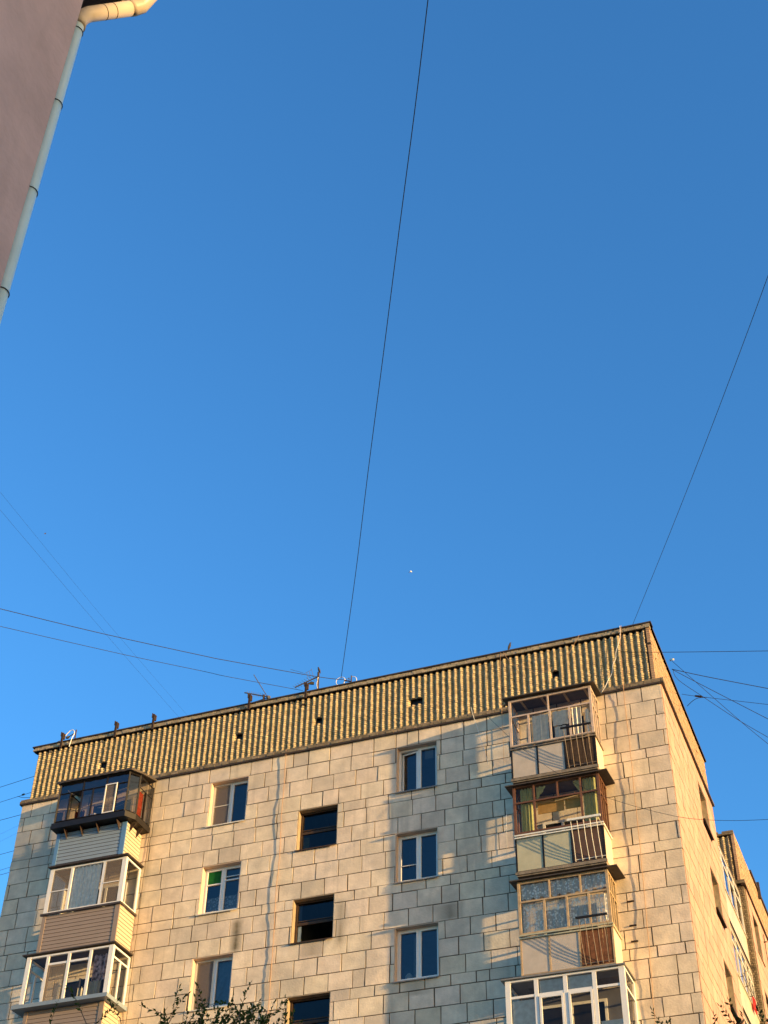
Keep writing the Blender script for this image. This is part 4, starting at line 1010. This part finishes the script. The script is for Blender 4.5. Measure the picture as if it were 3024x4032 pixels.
def bird(name,label,p,h,face=-1,m='bird',tail=1.0):
    """perched bird, upright: body, head, beak and tail as one surface"""
    t=MB(); x,y,z=p; f=face
    body=[(x-f*.30*h*tail,y+.02,z-.26*h),(x-f*.22*h,y+.01,z-.10*h),(x-f*.14*h,y,z+.10*h),(x-f*.05*h,y,z+.36*h),(x+f*.04*h,y,z+.60*h),(x+f*.07*h,y,z+.76*h),(x+f*.09*h,y,z+.86*h),(x+f*.12*h,y,z+.95*h),(x+f*.10*h,y,z+1.0*h)]
    rad=[.03*h,.07*h,.15*h,.19*h,.17*h,.10*h,.105*h,.09*h,.02*h]
    t.tube(body,rad,10)
    t.tube([(x+f*.17*h,y,z+.90*h),(x+f*.33*h,y,z+.86*h)],[.04*h,.005*h],6)
    for s in (-1,1): t.tube([(x,y+s*.05*h,z+.12*h),(x+f*.01*h,y+s*.05*h,z-.02*h)],.015*h,5)
    for s in (-1,1): t.tube([(x-f*.02*h,y+s*.15*h,z+.55*h),(x-f*.12*h,y+s*.17*h,z+.25*h),(x-f*.25*h,y+s*.08*h,z-.08*h)],[.05*h,.07*h,.02*h],6)
    o=t.build(name,m,smooth=True); tag(o,label,'bird'); return o
bird('perched_bird','dark crow sitting on top of the tall antenna mast',(-15.80,yA,27.60),.20,-1)
bird('perched_bird','small grey brown pigeon on the roof edge above the timber balconies',(-9.43,D-.02,T+2.2),.22,1,tail=.4)
mb=MB(); x,y,z=-11.05,30.0,27.03
mb.tube([(x-.03,y-.08,z-.03),(x-.01,y-.03,z),(x,y+.04,z+.02),(x+.01,y+.10,z+.02)],[.008,.035,.035,.005],8)
mb.poly([(x,y+.03,z+.01),(x+.03,y-.02,z+.01),(x+.05,y-.03,z+.14),(x+.02,y+.01,z+.12)]); mb.poly([(x-.01,y+.03,z),(x-.02,y-.03,z),(x-.15,y-.05,z-.05),(x-.12,y+.01,z-.03)]); mb.poly([(x,y+.02,z),(x+.03,y-.02,z-.01),(x+.05,y-.06,z-.06),(x+.01,y-.05,z-.05)])
mb.v=[(x+(v[0]-x)*.5,y+(v[1]-y)*.5,z+(v[2]-z)*.5) for v in mb.v]
tag(mb.build('flying_gull','gull'),'tiny white gull flying in the open sky above the roof','bird')
mb=MB(); x,y,z=-23.96,30.0,32.11
mb.tube([(x,y-.05,z-.04),(x,y,z),(x,y+.05,z+.03)],[.005,.02,.005],6); mb.poly([(x,y-.01,z),(x,y+.02,z+.01),(x-.03,y,z+.05)]); mb.poly([(x,y-.01,z),(x,y+.02,z+.01),(x+.03,y,z+.05)])
tag(mb.build('flying_swift','bird'),'tiny dark speck of a bird high at the left','bird')

# ------------------------------------------------------------ pink building at left
PX=-4.39; PY=4.56
PB=thing('pink_building','pink rendered house at upper left with a pale pipe along its corner','building',(PX-5,PY-7,0))
PTOP=12.44
mb=MB(); mb.box(PX-10,PX,PY-16,PY,0,PTOP); mb.build('wall','pink',PB)
mb=MB(); mb.box(PX-10.5,PX+.09,PY-16.5,PY+.39,PTOP-.16,PTOP-.10); mb.box(PX-10.5,PX+.09,PY-16.5,PY+.39,PTOP-.099,PTOP+.02,1)
mb.poly([(PX-10.6,PY-16.6,PTOP+.021),(PX+.1,PY-16.6,PTOP+.021),(PX-5,PY-8,PTOP+2.2)],1);mb.poly([(PX+.1,PY-16.6,PTOP+.021),(PX+.1,PY+.4,PTOP+.021),(PX-5,PY-8,PTOP+2.2)],1);mb.poly([(PX+.1,PY+.4,PTOP+.021),(PX-10.6,PY+.4,PTOP+.021),(PX-5,PY-8,PTOP+2.2)],1);mb.poly([(PX-10.6,PY+.4,PTOP+.021),(PX-10.6,PY-16.6,PTOP+.021),(PX-5,PY-8,PTOP+2.2)],1)
mb.build('roof',['soffit','coping'],PB)
px,py=-4.455,PY+.085; pr=.050; zt=11.79
mb=MB(); mb.tube([(px,py,0.3),(px,py,zt-.10)],pr,20)
P_=mb.build('drainpipe','galv',PB,smooth=True)
pA=Vector((px,py,zt-.02)); pB=Vector((-4.18,4.90,12.13)); dd=(pB-pA).normalized()
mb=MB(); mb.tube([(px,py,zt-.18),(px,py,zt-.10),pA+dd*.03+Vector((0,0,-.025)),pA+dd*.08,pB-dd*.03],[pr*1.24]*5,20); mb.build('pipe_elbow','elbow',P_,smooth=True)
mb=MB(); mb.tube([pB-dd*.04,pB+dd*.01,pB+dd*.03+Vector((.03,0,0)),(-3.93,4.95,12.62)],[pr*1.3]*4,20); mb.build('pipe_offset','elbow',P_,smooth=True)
for q in (.42,.60,.93):
    mb=MB(); c0=pA.lerp(pB,q); mb.tube([c0,c0+dd*.006],pr*1.26,20); mb.build('pipe_seam','strap',P_)
for z in (11.53,10.56,9.53,8.5,7.4,6,4,2):
    mb=MB(); mb.tube(ring_pts(px,py,pr+.004,0,0,6.283,20),.0035,5)
    mb.v=[(v[0],py+(v[2]-py),z+v[1]) for v in mb.v]
    mb.tube([(px+.015,py-pr*.95,z+.012),(px+.035,py-pr-.012,z+.03)],.007,5)
    mb.tube([(px,py-pr,z),(px,PY-.005,z)],.006,5)
    mb.build('pipe_clamp','strap',P_)

# ------------------------------------------------------------ unseen blocker house at right, added and stepped to shade pink wall and trees
NB=thing('blocker_house','plain unseen house added right of the yard to block the sun','building',(31,-2,0))
mb=MB(); mb.box(25,37,-2.12,16,0,14.48); mb.box(25.01,25.75,-22,-2.13,0,16.2); mb.box(25.76,37,-22,-2.13,0,14.48); mb.build('wall','far',NB)  # tall thin wall shaped to shade the pink wall but spare the pipe elbow
mb=MB(); mb.box(25.0,37.1,-2.1,16.1,14.482,14.53); mb.box(25.0,25.76,-22.1,-2.12,16.202,16.3); mb.box(25.77,37.1,-22.1,-2.11,14.482,14.53); mb.build('roof','coping',NB)
for k in range(4):
    for y in (-18,-13,-8,1,6,11):
        mb=MB(); mb.box(24.95,25.0,y,y+1.3,2+3*k,3.5+3*k); W=mb.build('window','pvc',NB)
        mb=MB(); mb.box(24.94,24.949,y+.08,y+1.22,2.08+3*k,3.42+3*k); mb.build('pane','dark',W)

# ------------------------------------------------------------ trees
def leaf(mb,p,d,L,W_,rnd):
    d=d.normalized(); s=d.cross(Vector((rnd.uniform(-1,1),rnd.uniform(-1,1),rnd.uniform(-1,1)))).normalized()
    n=d.cross(s); q=p+d*L*.45
    mb.poly([p,q+s*W_*.5+n*.004,p+d*L,q-s*W_*.5+n*.004])
def twig(mb,tw,p,d,L,rnd,nl=14,ll=.075):
    d=d.normalized(); pts=[]; q=Vector(p)
    st=L/6
    for k in range(7):
        pts.append(Vector(q)); d=(d+Vector((rnd.uniform(-.18,.18),rnd.uniform(-.18,.18),rnd.uniform(-.15,.12)))).normalized(); q=q+d*st
    tw.tube(pts,[.006-.0007*k for k in range(7)],4,cap=False)
    for k in range(nl):
        t=(k+.5)/nl*6; i=min(int(t),5); p0=pts[i].lerp(pts[i+1],t-i); ax=(pts[i+1]-pts[i]).normalized()
        sd=ax.cross(Vector((rnd.uniform(-1,1),rnd.uniform(-1,1),rnd.uniform(-.4,.4)))).normalized()
        leaf(mb,p0,ax*.75+sd*(1 if k%2 else -1)*.8+Vector((0,0,-.15)),ll*rnd.uniform(.7,1.15),ll*.5,rnd)
    leaf(mb,pts[-1],d,ll,ll*.4,rnd)
def tree(label,base,center,rad,tips,ntw,seed):
    rnd=random.Random(seed); t=thing('tree',label,'tree',base)
    cz=Vector(center); b=Vector(base)
    mb=MB(); top=cz+Vector((0,0,rad[2]*.3))
    mb.tube([b,b.lerp(top,.35)+Vector((.1,.05,0)),b.lerp(top,.7)+Vector((-.06,.1,0)),top],[.17,.13,.09,.04],9); mb.build('trunk','bark',t,smooth=True)
    mb=MB(); lv=MB(); tw=MB(); ends=[]
    for k in range(16):
        a=rnd.uniform(0,6.283); st=b.lerp(top,rnd.uniform(.45,.97)); e=cz+Vector((math.cos(a)*rad[0]*rnd.uniform(.4,.8),math.sin(a)*rad[1]*rnd.uniform(.4,.8),rad[2]*rnd.uniform(-.4,.65)))
        mid=st.lerp(e,.5)+Vector((0,0,.15)); mb.tube([st,mid,e],[.045,.03,.012],6); ends.append((st,mid,e))
    for tp,dr in tips:
        tp=Vector(tp); dr=Vector(dr).normalized(); s=tp-dr*.45
        near=min(ends,key=lambda q:(q[2]-s).length)
        mb.tube([near[2],near[2].lerp(s,.5)+Vector((0,0,-.05)),s],[.014,.010,.006],5)
        twig(lv,tw,s,dr,.45,rnd,15)
    mb.build('limb','bark',t,smooth=True)
    for k in range(ntw):
        # clusters in the crown volume, uneven outline
        a=rnd.uniform(0,6.283); u=rnd.uniform(-.9,1); r_=math.sqrt(max(0,1-u*u))*rnd.uniform(.45,1)**.6
        lump=1+.14*math.sin(3*a+u*4)+.1*math.sin(7*a)
        p=cz+Vector((math.cos(a)*r_*rad[0]*lump,math.sin(a)*r_*rad[1]*lump,u*rad[2]*rnd.uniform(.75,.95)))
        d=Vector((math.cos(a)*.6,math.sin(a)*.6,rnd.uniform(-.1,1)))
        twig(lv,tw,p,d,rnd.uniform(.25,.5),rnd,16)
    q=tw.build('twig','bark',t); q['kind']='stuff'
    q=lv.build('crown','leaf',t); q['kind']='stuff'
tips=[((-12.42,18,10.13),(-.25,0,1)),((-11.95,18,10.32),(-.35,0,1)),((-11.45,18,10.05),(-.6,0,.6)),((-11.2,18,9.98),(.6,0,.5)),((-10.8,18.1,9.95),(-.8,0,.5)),((-10.35,18.2,10.17),(.1,0,1)),((-10.1,18.1,10.0),(.5,0,.6)),
 ((-9.85,18,10.05),(-.2,0,1)),((-9.6,18.0,9.88),(.6,0,.5)),((-9.35,18,9.85),(.3,0,1)),((-9.1,17.9,9.95),(.1,0,1)),((-8.9,18,9.7),(.5,0,.8)),((-8.72,18.1,9.82),(.2,0,1)),((-8.6,18.1,9.7),(-.2,0,1)),((-10.6,18.3,9.9),(.3,0,.8)),((-9.9,18.2,9.85),(-.5,0,.8)),((-9.2,18.2,9.65),(.7,0,.4)),((-8.55,18.0,9.55),(.5,0,.4))]
rt_=random.Random(77)
for k in range(62):
    xx=rt_.uniform(-11.5,-8.45); yy=rt_.uniform(17.6,19.3)
    zz=(9.55+.35*math.exp(-((xx+9.4)/.55)**2)+.25*math.exp(-((xx+10.3)/.4)**2)-.25*max(0,(-10.9-xx)))+(yy-18)*.40-.06-rt_.uniform(0,.5)
    tips.append(((xx,yy,zz),(rt_.uniform(-.8,.8),rt_.uniform(-.3,.3),rt_.uniform(.2,1))))
tree('leafy tree whose dark top twigs show below the left windows',(-10.0,18.6,0),(-9.95,18.5,7.12),(2.3,2.0,2.6),tips,1300,5)
tips=[((-3.30,18,8.83),(-.3,0,1)),((-3.2,18,8.7),(.4,0,1)),((-2.55,18,8.66),(.1,0,1)),((-2.5,18,8.74),(-.6,0,.7)),((-2.33,18,8.85),(-.35,0,1)),((-2.2,18,8.7),(.3,0,.8)),((-2.0,18,8.66),(-.1,0,1)),((-1.9,18,8.6),(.3,0,1))]
tree('tree with a few bare ended leafy twigs at the bottom right corner',(-2.3,18.6,0),(-2.4,18.5,6.2),(1.8,1.8,2.2),tips,320,8)
